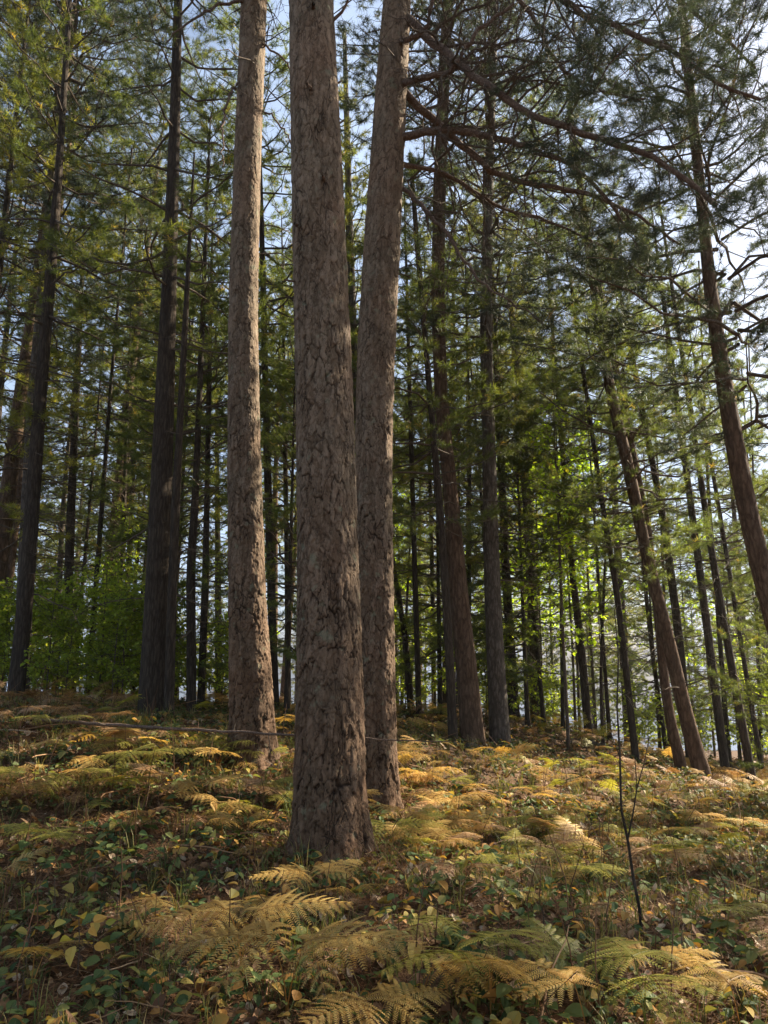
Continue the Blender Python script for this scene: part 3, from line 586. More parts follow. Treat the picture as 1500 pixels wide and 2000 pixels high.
G1 = 'pines standing on the left'; G2 = 'pines standing on the right'
T = [
 # name, Y, pts, H, crown, bark, label, group, flare, crown scale
 ('white_pine', 11.0, [(297, 1402, 62), (300, 1300, 55), (308, 1100, 48), (318, 850, 42), (328, 600, 32), (339, 300, 24), (346, 50, 18)], 15, 'white_d', 'dark', 'thick near-black pine trunk left of the plated pines, branches from halfway up', G1, .15, 1.0),
 ('young_pine', 10.8, [(328, 1412, 22), (334, 1200, 20), (342, 1000, 17), (350, 850, 12)], 9, None, 'dark', 'slim dark trunk touching the right side of the thick near-black pine', G1, .1, 1),
 ('young_pine', 12.5, [(372, 1382, 21), (372, 1250, 20), (370, 1150, 20), (380, 1000, 14), (386, 850, 11)], 11, 'thin_b', 'dark', 'slim dark trunk forking in two, between near-black pine and plated pine', G1, .1, 1),
 ('young_pine', 14.0, [(392, 1378, 14), (400, 1150, 13), (404, 950, 10)], 10, 'thin_a', 'dark', 'thin dark trunk close behind the forked one', G1, .1, .8),
 ('white_pine', 12.0, [(33, 1345, 34), (48, 1200, 32), (62, 1000, 30), (76, 800, 26), (97, 550, 22), (113, 350, 14), (124, 180, 11)], 15, 'white_d', 'dark', 'tall dark leaning pine nearest the left edge with shaggy dead twigs', G1, .1, .95),
 ('white_pine', 14.0, [(40, 1340, 34), (52, 1050, 32), (66, 800, 30), (84, 600, 28), (103, 350, 22), (118, 130, 18)], 18, 'tall_b', 'grey', 'pale grey pine trunk rising close behind the dark leaning one', G1, .1, 1),
 ('red_pine', 15.0, [(-28, 1330, 38), (2, 1080, 34), (24, 900, 31), (45, 750, 27), (66, 600, 22)], 20, 'tall_a', 'red', 'pinkish sunlit trunk cut by the left edge of the photo', G1, .1, 1),
 ('red_pine', 17.0, [(0, 1320, 22), (18, 1120, 20), (38, 950, 18), (60, 800, 15)], 18, 'tall_b', 'red', 'slimmer pinkish trunk between the left edge and the dark leaning pine', G1, .1, 1),
 ('white_pine', 18.0, [(128, 1330, 22), (131, 1200, 20), (138, 1000, 16), (145, 850, 13)], 13, 'thin_a', 'dark', 'straight dark trunk rising from the green shrubs, right of the leaning pine', G1, .1, 1),
 ('young_pine', 19.0, [(108, 1330, 12), (114, 1150, 11), (124, 980, 9), (136, 850, 7)], 11, 'thin_b', 'grey', 'thin grey trunk beside the straight dark one in the shrubs', G1, .1, .9),
 ('red_pine', 21.0, [(196, 1330, 26), (206, 1170, 24), (226, 1000, 20), (244, 830, 17), (262, 690, 14)], 19, 'tall_a', 'red', 'pink-barked pine leaning right behind the green shrubs', G1, .1, 1),
 ('young_pine', 22.0, [(238, 1330, 12), (252, 1100, 11), (262, 880, 9)], 14, 'thin_a', 'dark', 'thin dark pole between the pink-barked pine and the near-black pine', G1, .1, 1),
 ('young_pine', 20.0, [(232, 1330, 10), (236, 1150, 9), (243, 950, 7)], 12, 'thin_b', 'dark', 'thinnest pole right beside the pink-barked pine', G1, .1, .8),
 ('white_pine', 15.0, [(536, 1400, 20), (530, 1200, 18), (522, 950, 15), (516, 700, 12)], 15, 'white_b', 'dark', 'dark trunk seen in the gap between left plated pine and thickest trunk', G1, .1, 1),
 ('young_pine', 18.0, [(562, 1390, 12), (561, 1200, 11), (558, 1000, 9)], 13, 'thin_a', 'dark', 'thin trunk hugging the left side of the thickest trunk', G1, .1, 1),
 ('white_pine', 16.0, [(702, 1420, 22), (694, 800, 20), (686, 600, 17), (678, 300, 12), (672, 60, 7)], 16, 'white_c', 'grey', 'slender trunk in the narrow gap between thickest trunk and right plated pine', G1, .1, 1),
 ('red_pine', 13.0, [(922, 1448, 50), (914, 1350, 46), (898, 1200, 42), (882, 1000, 32), (862, 800, 29), (855, 600, 29), (858, 400, 28), (868, 150, 25), (876, 0, 22)], 19, 'tall_a', 'red', 'stout reddish pine right of the plated three, base bulging in ferns', G2, .12, 1),
 ('red_pine', 13.5, [(977, 1460, 44), (968, 1300, 38), (961, 1130, 35), (956, 900, 29), (949, 650, 26), (955, 400, 20), (962, 180, 15)], 17, 'tall_b', 'grey', 'stout pine standing just right of the reddish one, pale higher up', G2, .12, .9),
 ('young_pine', 12.3, [(883, 1428, 20), (875, 1250, 19), (862, 1050, 15), (836, 750, 11), (815, 500, 10), (800, 300, 8)], 10, 'thin_c', 'dark', 'slim dark trunk touching the left of the stout reddish pine', G2, .1, 1),
 ('young_pine', 15.5, [(818, 1402, 11), (812, 1200, 11), (805, 950, 9)], 12, 'thin_a', 'dark', 'straight thin pole right of the right plated pine', G2, .1, .9),
 ('young_pine', 17.5, [(800, 1375, 14), (790, 1250, 12), (772, 1150, 9), (760, 1050, 7)], 9, None, 'dark', 'crooked thin trunk leaning left behind the right plated pine', G2, .1, 1),
 ('young_pine', 19.0, [(848, 1380, 10), (845, 1150, 9), (840, 950, 8)], 13, 'thin_b', 'dark', 'thin pole midway between right plated pine and stout reddish pine', G2, .1, 1),
 ('white_pine', 17.0, [(1004, 1405, 24), (995, 1250, 20), (988, 1130, 17), (980, 950, 14)], 14, 'white_c', 'dark', 'medium trunk half hidden behind the pale-topped stout pine', G2, .1, 1),
 ('white_pine', 18.0, [(1049, 1412, 27), (1042, 1200, 25), (1034, 1050, 20), (1018, 850, 15)], 15, 'white_b', 'grey', 'straight grey trunk on the crest right of the two stout pines', G2, .1, 1),
 ('young_pine', 16.0, [(1150, 1448, 18), (1138, 1300, 16), (1120, 1150, 13), (1106, 980, 10)], 12, 'thin_b', 'dark', 'slender dark trunk left of the bright maple leaves', G2, .1, 1),
 ('young_pine', 14.5, [(1241, 1487, 14), (1226, 1350, 13), (1206, 1180, 12), (1176, 1000, 10), (1145, 780, 8)], 11, 'thin_a', 'dark', 'slender nearly black trunk leaning left with bare stem', G2, .1, .7),
 ('dead_sapling', 15.5, [(1178, 1448, 7), (1174, 1350, 6), (1180, 1200, 5)], 4, None, 'dark', 'short thin dead stem beside the slender dark trunk', G2, .1, 1),
 ('red_pine', 14.0, [(1368, 1520, 37), (1345, 1440, 32), (1306, 1270, 28), (1262, 1100, 25), (1232, 950, 26), (1196, 800, 23), (1166, 620, 18), (1150, 500, 15)], 15, 'white_a', 'red', 'red-brown pine leaning strongly left on the right slope', G2, .12, .85),
 ('red_pine', 14.8, [(1328, 1506, 24), (1304, 1400, 21), (1285, 1200, 18), (1262, 1030, 16), (1226, 850, 13)], 14, 'pole', 'red', 'thinner red-brown pine crossing behind the strongly leaning one', G2, .1, 1),
 ('young_pine', 18.0, [(1348, 1480, 17), (1326, 1250, 16), (1300, 1050, 14), (1262, 850, 11)], 14, 'pole', 'dark', 'dark pole right behind the strongly leaning red-brown pine', G2, .1, 1),
 ('white_pine', 17.0, [(1417, 1514, 17), (1392, 1320, 16), (1366, 1120, 14), (1330, 850, 11)], 14, 'pole', 'dark', 'dark straight pine third in from the right edge', G2, .1, .9),
 ('young_pine', 15.5, [(1470, 1541, 17), (1432, 1330, 15), (1395, 1120, 13), (1362, 900, 10)], 14, 'pole', 'dark', 'dark slim pine second in from the right edge', G2, .1, 1),
 ('young_pine', 17.0, [(1492, 1535, 10), (1458, 1330, 9), (1425, 1130, 8)], 11, 'thin_b', 'dark', 'thinnest pole next to the right edge of the slope', G2, .1, 1),
 ('young_pine', 19.0, [(1300, 1470, 9), (1272, 1270, 8), (1250, 1050, 7)], 13, 'pole', 'dark', 'thin pole left of the strongly leaning red-brown pine', G2, .1, 1),
 ('red_pine', 10.0, [(1640, 1640, 52), (1560, 1400, 46), (1490, 1150, 42), (1446, 950, 40), (1412, 750, 32), (1390, 600, 28), (1375, 450, 22)], 17, 'low_d', 'red', 'big red-brown pine leaning in from the right edge, foot out of view', G2, .1, 1.0),
]
for (nm, Y, pts, H, cr, bk, lab, grp, fl, cs) in T:
    tree(nm, Y, pts, H, cr, bk, lab, 'tree', grp, 14 if Y > 13 else 24, False, fl, cs)

GAPS = [(-900, 'left edge'), (40, 'dark leaning pine'), (130, 'straight dark trunk'), (230, 'pink-barked pine'), (300, 'near-black pine'), (395, 'forked slim trunk'), (490, 'left plated pine'), (640, 'thickest trunk'), (735, 'right plated pine'),
        (815, 'straight thin pole'), (910, 'stout reddish pine'), (970, 'pale-topped stout pine'), (1045, 'grey crest trunk'), (1135, 'slender dark trunk'), (1215, 'nearly black thin trunk'), (1310, 'leaning red-brown pine'), (1385, 'right-hand dark pine'), (1440, 'right-hand slim pine'), (1501, 'right edge')]
GUSED = {}
ORDG = ['', 'second ', 'third ', 'fourth ', 'fifth ', 'sixth ', 'seventh ', 'eighth ', 'ninth ', 'tenth ', 'eleventh ', 'twelfth ']
def gaplabel(x, y, what):
    px = 750 + F * x / (y * CP)
    for (a, na), (b, nb) in zip(GAPS[:-1], GAPS[1:]):
        if a <= px < b: break
    key = (what, na); n = GUSED.get(key, 0); GUSED[key] = n + 1
    return '%s%s between %s and %s' % (ORDG[min(n, 11)], what, na, nb)
# filler trees: shared meshes, one Empty + trunk + crown each
def proto_trunk(H, r, seed, bark):
    rng = np.random.default_rng(seed); z = np.array([-.4, 0, H * .25, H * .5, H * .75, H]);
    x = np.array([0, 0, .04, .09, .05, 0]) * H * .1 * rng.uniform(-1, 1)
    V, f, _ = trunk_mesh(np.stack([x, 0 * x, z], 1), np.array([r, r, r * .82, r * .6, r * .35, .02]), 10, .5, None, seed, .05, .25, .3)
    return mesh_np('trunk', V.reshape(-1, 3), f, [bark], smooth=True)
FAR = {
 'far_a': crown(31, 19, 7.5, 3.0, NEEDLE, nn=13, nl=.18, nw=.016, whorl=.55, dead=(3, 6.5), sec_gap=.3, ter=3),
 'far_b': crown(32, 17, 5.5, 2.8, NEEDLE_L, nn=13, nl=.18, nw=.016, whorl=.55, dead=(2, 4.5), sec_gap=.3, ter=3),
 'far_c': crown(33, 21, 9.5, 3.2, NEEDLE_L, shape='oval', nn=13, nl=.18, nw=.016, whorl=.6, dead=(4, 9), sec_gap=.3, ter=3),
}
KINDS = [('white_pine', 'far_a', proto_trunk(19, .17, 1, BARK_DARK)), ('white_pine', 'far_b', proto_trunk(17, .14, 2, BARK_GREY)),
         ('red_pine', 'far_c', proto_trunk(21, .19, 3, BARK_RED)), ('young_pine', None, proto_trunk(12, .06, 4, BARK_DARK))]
CROWNS_ALL = dict(CROWNS, **FAR)
POLE_CROWN = crown(27, 12, 8.0, 1.2, NEEDLE, whorl=.7, per=3, dead=(1.5, 8))
def filler(x, y, kind, s, label, group):
    nm, cr, tm = KINDS[kind]
    root = empty(nm, (x, y, tz(x, y)), label, 'tree', group)
    root.rotation_euler = (R.normal(0, .02), R.normal(0, .03), R.uniform(0, 6.28)); root.scale = (s, s, s)
    link('trunk', tm, root)
    c = CROWNS_ALL['thin_a'] if cr is None else CROWNS_ALL[cr]
    if cr is None: c = CROWNS_ALL['thin_b']
    link('crown', c, root)
placed = []
def scatter(n, y0, y1, spread, mind, lab):
    k = 0; tries = 0
    while k < n and tries < 4000:
        tries += 1
        y = math.sqrt(R.uniform(y0 ** 2, y1 ** 2)); x = R.uniform(-1, 1) * y * spread
        if any((x - a) ** 2 + (y - b) ** 2 < mind ** 2 for a, b in placed): continue
        if x < 0 and R.random() < .35: continue
        if x > .26 * y and y < 34 and R.random() < .7: continue
        placed.append((x, y)); k += 1
        side = 'left' if x < 0 else 'right'
        kd = int(R.choice([0, 1, 2, 3], p=[.3, .25, .2, .25])); filler(x, y, kd, R.uniform(.8, 1.1), gaplabel(x, y, lab[side][0] % ['dark rough', 'grey', 'reddish tall', 'pole-thin'][kd]), lab[side][1])
scatter(20, 19, 32, .60, 1.5, {'left': ('%s pine beyond crest', 'distant pines beyond the left crest'),
                               'right': ('%s pine beyond crest', 'distant pines beyond the right crest')})
scatter(46, 32, 62, .62, 2.2, {'left': ('%s pine far back', 'farthest pines on the left'),
                               'right': ('%s pine far back', 'farthest pines on the right')})

k0 = 0
for i in range(26):                       # thin poles standing between the bigger trunks
    px = R.uniform(120, 440) if i < 8 else (R.uniform(780, 1120) if i < 17 else R.uniform(1120, 1500)); y = R.uniform(15.5, 25); d_ = ray(px, 1300); x = d_[0] * y / d_[1]
    nm = 'young_pine'; root = empty(nm, (x, y, tz(x, y)), gaplabel(x, y, 'bare thin pole'), 'tree', 'bare thin poles between the trunks')
    root.rotation_euler = (R.normal(0, .03), R.normal(-.03 if px > 1000 else .03, .04), R.uniform(0, 6.28)); s_ = R.uniform(.7, 1.1); root.scale = (s_, s_, s_)
    link('trunk', KINDS[3][2], root); link('crown', POLE_CROWN, root)
# unseen pines added beside the frame only to shade the near slope
for (x, y, k, s) in [(11.5, 6.5, 2, 1.0), (14.5, 12.5, 2, .9), (9.5, 1.5, 2, .8), (10.2, 11.0, 0, .95), (14.0, 9.0, 2, 1.0)]:
    filler(x, y, k, s, 'unseen pine added beyond the right edge to shade the slope', 'added shade pines beside the view')
for (x, y, k, s) in [(-3.5, -3.0, 1, .9), (2.2, -4.5, 0, 1.0), (-7, -6, 0, 1.0), (6.5, -7, 2, 1.0), (-1, -8, 1, 1.0), (-8.5, 1.5, 1, .85), (-12, 7, 0, 1.0), (-5, -11, 0, 1), (3, -12, 0, 1)]:  # unseen pines put in around the camera so trunk fronts get less sky light
    filler(x, y, k, s, 'unseen pine added behind the viewpoint to block sky light', 'pines behind the view')

def edge_pine(px, Y, cr, s, lab, grp='sunlit pines at the left edge'):
    p, t = at(px, 1380, Y); root = empty('white_pine', (p[0], Y, tz(p[0], Y)), lab, 'tree', grp); root.scale = (s, s, s)
    link('trunk', proto_trunk(15, .11, int(abs(px)), BARK_DARK), root); link('crown', CROWNS[cr], root)
edge_pine(-90, 13, 'white_c', 1.0, 'sunlit yellow-green pine reaching in from the left edge'); edge_pine(-60, 19, 'white_c', 1.15, 'second sunlit yellow-green pine farther back at the left edge')
# low pine boughs of young understory pines
for (px, py, Y, s, lab) in [(560, 1380, 12.5, .9, 'young green pine filling the gap left of the thickest trunk'), (330, 1380, 16, 1.15, 'young green pine behind the near-black pine'),
                            (1030, 1405, 16, 1.0, 'young green pine on the crest behind the two stout pines'), (1290, 1470, 19, .8, 'young green pine behind the leaning red-brown pines'),
                            (860, 1400, 17, 1.1, 'young green pine left of the stout reddish pine'), (1450, 1530, 19, .8, 'young green pine near the right edge of the slope'), (1590, 1600, 10.5, .62, 'young pine with pale green boughs poking in at the right edge')]:
    p, t = at(px, py, Y)
    root = empty('young_pine', (p[0], Y, tz(p[0], Y)), lab, 'tree', 'young understory pines'); root.rotation_euler = (0, 0, R.uniform(0, 6)); root.scale = (s, s, s)
    me = proto_trunk(7.5, .05, int(px), BARK_DARK); link('trunk', me, root); link('crown', CROWNS['under'], root)

# ------------------------------------------------------------------ broadleaf saplings and shrubs
def leaves(g, pos, dirs, rng, size, m, curl=.25, r=None, wid=.66):
    """ovate leaves: 4 tris folded on the midrib"""
    N = len(pos); d = nrm(dirs); s = nrm(np.cross(d, rng.normal(0, .35, (N, 3)) + np.array([0, 0, 1.]))); n = np.cross(s, d)
    L = size * rng.uniform(.6, 1.25, (N, 1)); W = L * wid * .5
    a = pos; b = pos + d * L * .45 - n * L * 0; c = pos + d * L - n * L * curl * rng.uniform(.2, 1.5, (N, 1))
    l = pos + d * L * .38 + s * W + n * L * .1; rr = pos + d * L * .38 - s * W + n * L * .1
    l2 = pos + d * L * .7 + s * W * .72 - n * L * curl * .35; r2 = pos + d * L * .7 - s * W * .72 - n * L * curl * .35
    V = np.stack([a, b, c, l, rr, l2, r2], 1).reshape(-1, 3)
    F_ = np.array([[0, 3, 1], [0, 1, 4], [3, 5, 1], [1, 6, 4], [5, 2, 1], [1, 2, 6]])
    f = (np.arange(N)[:, None, None] * 7 + F_[None]).reshape(-1, 3)
    r = rng.random(N) if r is None else r
    g.add(V, f, m, np.repeat(r, 6))
def leaves_round(g, pos, dirs, rng, size, m, curl=.25, r=None, wid=.62):
    N = len(pos); d = nrm(dirs); s = nrm(np.cross(d, rng.normal(0, .35, (N, 3)) + np.array([0, 0, 1.]))); n = np.cross(s, d)
    L = size * rng.uniform(.6, 1.25, (N, 1)); W = L * wid * .5; cu = L * curl * rng.uniform(-.3, 1.6, (N, 1)); tw = rng.normal(0, .25, (N, 1))
    st = [(0, 0), (.12, .55), (.3, .98), (.5, 1.), (.7, .76), (.87, .38), (1, 0)]
    mid = [pos + d * L * t - n * cu * t * t for t, _ in st]
    Ls = [mid[k] + s * W * st[k][1] + n * W * st[k][1] * (.38 + tw) for k in range(1, 6)]; Rs = [mid[k] - s * W * st[k][1] + n * W * st[k][1] * (.38 - tw) for k in range(1, 6)]
    V = np.stack(mid + Ls + Rs, 1).reshape(-1, 3); F_ = []
    for side, o in ((0, 7), (1, 12)):
        t_ = [(0, 1, o), (o + 4, 5, 6)] + [q for k in range(4) for q in ((o + k, k + 1, k + 2), (o + k, k + 2, o + k + 1))]
        F_ += [q if side == 0 else q[::-1] for q in t_]
    F_ = np.array(F_); f = (np.arange(N)[:, None, None] * 17 + F_[None]).reshape(-1, 3)
    r = rng.random(N) if r is None else r
    g.add(V, f, m, np.clip(np.repeat(r, len(F_)) + np.tile(np.array([0] * 10 + [.05] * 10), N), 0, 1))
def broadleaf(seed, H, spread, nb, leaf, mat, nleaf=5, trunk_r=.02, low=.3):
    rng = np.random.default_rng(seed); g = Geo()
    z = rng.uniform(low * H, H * .97, nb); a = rng.uniform(0, 6.28, nb); q = z / H
    L = spread * (1.15 - q) * rng.uniform(.5, 1.1, nb) + .15; el = rng.uniform(.1, .7, nb)
    d = np.stack([np.cos(a) * np.cos(el), np.sin(a) * np.cos(el), np.sin(el)], 1)
    BP = polyline(np.stack([0 * a, 0 * a, z], 1), d, L, 6, rng, .05, -.05, .1)
    V, f = tubes(BP, (.003 + L * .005)[:, None] * np.linspace(1, .3, 6), 3); g.add(V, f, 0)
    M = 9; p, T = sample(BP, np.clip(np.linspace(.2, 1, M)[None] + rng.uniform(-.05, .05, (nb, M)), 0, 1))
    p = p.reshape(-1, 3); T = T.reshape(-1, 3)
    D = nrm(T + rng.normal(0, .7, T.shape)); l2 = rng.uniform(.08, .3, len(p)) * (L.mean() + .3)
    P2 = polyline(p, D, l2, 3, rng, .05, 0, .05); V, f = tubes(P2, np.full((len(p), 3), .002), 3); g.add(V, f, 0)
    q, T2 = sample(P2, rng.uniform(.3, 1, (len(p), nleaf)))
    q = q.reshape(-1, 3); T2 = T2.reshape(-1, 3)
    Dn = nrm(T2 * .5 + rng.normal(0, .7, T2.shape) * np.array([1, 1, .35]) - np.array([0, 0, .25]))
    leaves(g, q + Dn * leaf * .3, Dn, rng, leaf, 1, r=np.clip(rng.beta(2, 2.5, len(q)), 0, 1))
    return g.mesh('crown', [TWIG, mat])
SHRUB = [broadleaf(40 + i, 1.5 + .35 * i, .9, 30, .075, SHRUBL, 4, low=.12) for i in range(3)]
MAPLES = [broadleaf(50, 6.5, 1.4, 42, .10, MAPLE, 3, low=.25), broadleaf(51, 8.5, 1.9, 64, .11, MAPLE, 4, low=.35)]
def stem_mesh(H, r, seed):
    V, f, _ = trunk_mesh([[0, 0, -.2], [.02, 0, H * .3], [-.03, .02, H * .7], [0, 0, H]], [r, r * .8, r * .5, .004], 8, .2, None, seed, .03)
    return mesh_np('trunk', V.reshape(-1, 3), f, [TWIG], smooth=True)
SHSTEM = [stem_mesh(1.4 + .35 * i, .014, i) for i in range(3)]; MPSTEM = [stem_mesh(6.4, .035, 8), stem_mesh(8.4, .045, 9)]
for (px, py, Y, k, s, lab) in [
    (1125, 1440, 17.5, 0, 1.0, 'bright yellow-green maple sapling left of the slender leaning trunk'), (1165, 1440, 19, 1, 1.0, 'tall bright maple glowing in sun, leaves up to mid height'),
    (1085, 1430, 20, 1, .9, 'yellow-green maple behind the grey crest trunk'), (1000, 1420, 24, 1, 1.2, 'tall maple glowing above the crest behind the stout pines'), (1110, 1445, 14.6, 0, 1.05, 'brightest yellow-green maple sapling in front of the slender dark trunk'),(460, 1390, 17, 0, .8, 'small maple with yellow leaves left of left plated pine'), (1310, 1500, 20, 0, .8, 'low maple behind strongly leaning pine'),
    (230, 1370, 19, 0, .8, 'leafy sapling rising out of the left shrubs'), (1400, 1520, 21, 1, .8, 'green maple among the thin poles on the right'), (760, 1400, 22, 1, 1.0, 'green maple glowing behind right plated pine')]:
    p, t = at(px, py, Y)
    root = empty('maple_sapling' if k == 0 else 'maple_tree', (p[0], Y, tz(p[0], Y)), lab, 'tree', 'broadleaf trees among the pines'); root.rotation_euler = (0, 0, R.uniform(0, 6)); root.scale = (s, s, s)
    link('trunk', MPSTEM[k], root); link('crown', MAPLES[k], root)
n = 0
for i in range(62):
    if i < 40: px = R.uniform(-40, 470); Y = R.uniform(12.6, 19)
    elif i < 54: px = R.uniform(1040, 1560); Y = R.uniform(17, 21)
    else: px = R.uniform(780, 1000); Y = R.uniform(16.5, 19)
    d = ray(px, 1380); x = d[0] * Y / d[1]; k = int(R.integers(0, 3)); s = R.uniform(.75, 1.25)
    left = i < 40
    root = empty('shrub', (x, Y, tz(x, Y)), gaplabel(x, Y, '%s leafy shrub' % ('lower', 'mid-sized', 'taller')[k]), 'shrub', 'shrubs of the left thicket' if left else 'shrubs under the right trees')
    root.rotation_euler = (0, 0, R.uniform(0, 6)); root.scale = (s, s, s)
    link('stem', SHSTEM[k], root); link('foliage', SHRUB[k], root)

# the bare forked sapling in front
def sapling():
    b = hit(1250, 1832); Y = b[1]
    root = empty('bare_sapling', b, 'thin bare forked sapling standing among the ferns on the right', 'sapling')
    def stem(name, pts, w0, w1):
        P = np.array([at(px, py, Y + dy)[0] - b for px, py, dy in pts]); s = np.concatenate([[0], np.cumsum(np.linalg.norm(np.diff(P, axis=0), axis=1))])
        q = np.linspace(0, s[-1], 30); Q = np.stack([np.interp(q, s, P[:, k]) for k in range(3)], 1); g = Geo()
        V, f = tubes(Q[None], (np.linspace(w0, w1, 30) * .72 * Y / F / 2)[None], 7); g.add(V, f, 0); link(name, g.mesh(name, [BARK_DARK], True), root)
    stem('stem', [(1254, 1850, 0), (1250, 1780, 0), (1236, 1710, 0), (1226, 1640, 0), (1213, 1580, 0), (1211, 1480, 0), (1205, 1380, 0), (1208, 1280, .05), (1200, 1190, .1)], 9, 2.5)
    stem('branch', [(1226, 1640, 0), (1236, 1590, .02), (1244, 1540, .05), (1258, 1490, .1), (1268, 1440, .1)], 5, 2)
    stem('branch', [(1244, 1540, .05), (1240, 1480, 0), (1250, 1440, -.05)], 2.5, 1.2)
    stem('branch', [(1211, 1480, 0), (1196, 1440, 0), (1188, 1400, -.05)], 2.5, 1.2)
sapling()

# fallen pole
def pole():
    pts = [(60, 1404, 8.6), (200, 1415, 8.3), (350, 1424, 8.0), (470, 1430, 7.75), (560, 1435, 7.6), (700, 1442, 7.4), (790, 1446, 7.35), (880, 1450, 7.3)]
    P = np.array([at(*p)[0] for p in pts]); b = P[3].copy(); P = P - b
    s = np.concatenate([[0], np.cumsum(np.linalg.norm(np.diff(P, axis=0), axis=1))]); q = np.linspace(0, s[-1], 50)
    Q = np.stack([np.interp(q, s, P[:, k]) for k in range(3)], 1); Q += R.normal(0, .004, Q.shape)
    g = Geo(); rad = np.interp(q, [0, s[-1] * .35, s[-1] * .6, s[-1]], [.020, .018, .013, .004]); V, f = tubes(Q[None], rad[None], 9); g.add(V, f, 0)
    o = link('fallen_pole', g.mesh('fallen_pole', [LIMB], True), None, b)
    tag(o, 'long thin fallen trunk lying level above the ferns, passing the plated pines', 'fallen trunk')
    n = 9; t = np.linspace(.05, .7, n)[None]; p, TT = sample(Q[None], t); d = nrm(R.normal(0, 1, (n, 3)) * np.array([.4, .6, 1])); l = R.uniform(.05, .22, n)
    TP = polyline(p[0], d, l, 3, R, 0, 0, .05)
    for k in range(n):
        g = Geo(); V, f = tubes(TP[k:k + 1], np.full((1, 3), .004), 4); g.add(V, f, 0); link('broken_twig', g.mesh('broken_twig', [TWIG]), o)
pole()

# ------------------------------------------------------------------ ferns
def frond(g, o, d, up, L, rng, m, npin=12, fine=10, wf=.5, droop=.5, lob=.21):
    """a bipinnate triangular blade starting at o, heading d"""
    t = np.linspace(0, 1, npin + 2)
    side = nrm(np.cross(d, up))
    def rach(tt): return o + d * (L * tt)[..., None] - up * (L * droop * .5 * tt ** 2)[..., None]
    P = rach(t)[None]; V, f = tubes(P, (np.linspace(.0028, .0008, npin + 2))[None], 3); g.add(V, f, m, np.full(len(f), .1))
    tp = np.repeat(np.linspace(.03, .93, npin), 2); sg = np.tile([1., -1.], npin)
    tp = tp + rng.uniform(-.01, .01, len(tp))
    base = rach(tp); ln = L * wf * (1 - tp) ** .85 * rng.uniform(.85, 1.1, len(tp)) + .012
    ang = np.radians(72 - 30 * tp)
    fw = nrm(d - up * (droop * tp)[:, None])
    pd = nrm(fw * np.cos(ang)[:, None] + side * (sg * np.sin(ang))[:, None] + up * rng.normal(-.02, .10, (len(tp), 1)))
    nrmv = nrm(np.cross(pd, np.cross(up, pd)))
    K = fine; u = (np.arange(K) + .5) / K
    q = base[:, None] + pd[:, None] * (ln[:, None] * u[None])[..., None] - up * (ln[:, None] * .22 * u[None] ** 2)[..., None]
    # two pinnules per station
    for s2 in (1., -1.):
        ps = nrm(np.cross(pd, nrmv))[:, None] * s2
        pl = (np.minimum(L / npin * .62, ln[:, None] * .3) * (1.03 - u[None]) ** .55 + .003)[..., None]
        dd = nrm(ps * .9 + pd[:, None] * .45 - up * .12 + rng.normal(0, .06, q.shape))
        w = pd[:, None] * (ln[:, None] / K * .33)[..., None]
        a = q - w; b = q + w; c = q + dd * pl + w * .25; e = q + dd * pl * .5 - w * .8; h = q + dd * pl * .5 + w * 1.05
        V = np.stack([a, b, h, c, e], 2).reshape(-1, 3); N = a.shape[0] * K
        F_ = np.array([[0, 1, 2], [0, 2, 4], [4, 2, 3]]); f = (np.arange(N)[:, None, None] * 5 + F_[None]).reshape(-1, 3)
        r = np.repeat(np.clip(rng.uniform(.2, .8) + rng.normal(0, .12, len(tp)), 0, 1), K * 3)
        g.add(V, f, m, r)
def fern_geo(seed, L, h, npin, fine, nfr=1):
    rng = np.random.default_rng(seed); gs = Geo(); gf = Geo()
    for k in range(nfr):
        a = rng.uniform(-.5, .5) + k * 6.28 / nfr; lean = rng.uniform(.15, .4)
        hd = np.array([math.sin(a), math.cos(a), 0]); top = hd * h * lean + np.array([0, 0, h * rng.uniform(.85, 1.1)])
        t = np.linspace(0, 1, 6)[:, None]; P = top * t + hd * (.25 * h * (t * t - t)) ; P[0, 2] = -.05
        V, f = tubes(P[None], np.linspace(.004, .0028, 6)[None], 4); gs.add(V, f, 0, np.full(len(f), .0))
        tilt = rng.uniform(-.1, .35); d = nrm(hd * math.cos(tilt) + np.array([0, 0, math.sin(tilt)])); up = nrm(np.cross(np.cross(d, [0, 0, 1.]), d))
        roll = rng.normal(0, .2); sd = np.cross(d, up); up = nrm(up * math.cos(roll) + sd * math.sin(roll))
        frond(gf, top, d, up, L, rng, 0, npin, fine, droop=rng.uniform(.35, .9))
        for sg in (1, -1):                 # the two big basal side blades
            sd = nrm(np.cross(d, up)) * sg; d2 = nrm(d * .45 + sd * .9); frond(gf, top + d * .02, d2, up, L * .62, rng, 0, max(6, npin - 4), max(5, fine - 3), droop=rng.uniform(.3, .8))
    return gs, gf
FM = {'golden': F_GOLD, 'olive green': F_OLIVE, 'rusty brown': F_RUST}
def mk(g, name, mat): return g.mesh(name, [mat])
VAR = {}
for ci, (cn_, mt) in enumerate(FM.items()):
    for v in range(4):
        gs, gf = fern_geo(300 + v, .36 + .06 * v, .20 + .06 * ((v * 2) % 4), 11, 15, 1 + (v % 2))
        VAR[(cn_, v)] = (mk(gs, 'stem', mt), mk(gf, 'frond', mt))
placed_f = []
def fern(x, y, cname, v, s, rz, label, group, tilt=0):
    z = tz(x, y)
    root = empty('bracken_fern', (x, y, z), label, 'fern', group); root.rotation_euler = (tilt, 0, rz); root.scale = (s, s, s)
    a, b = VAR[(cname, v)]; link('stem', a, root); link('frond', b, root); placed_f.append((x, y))
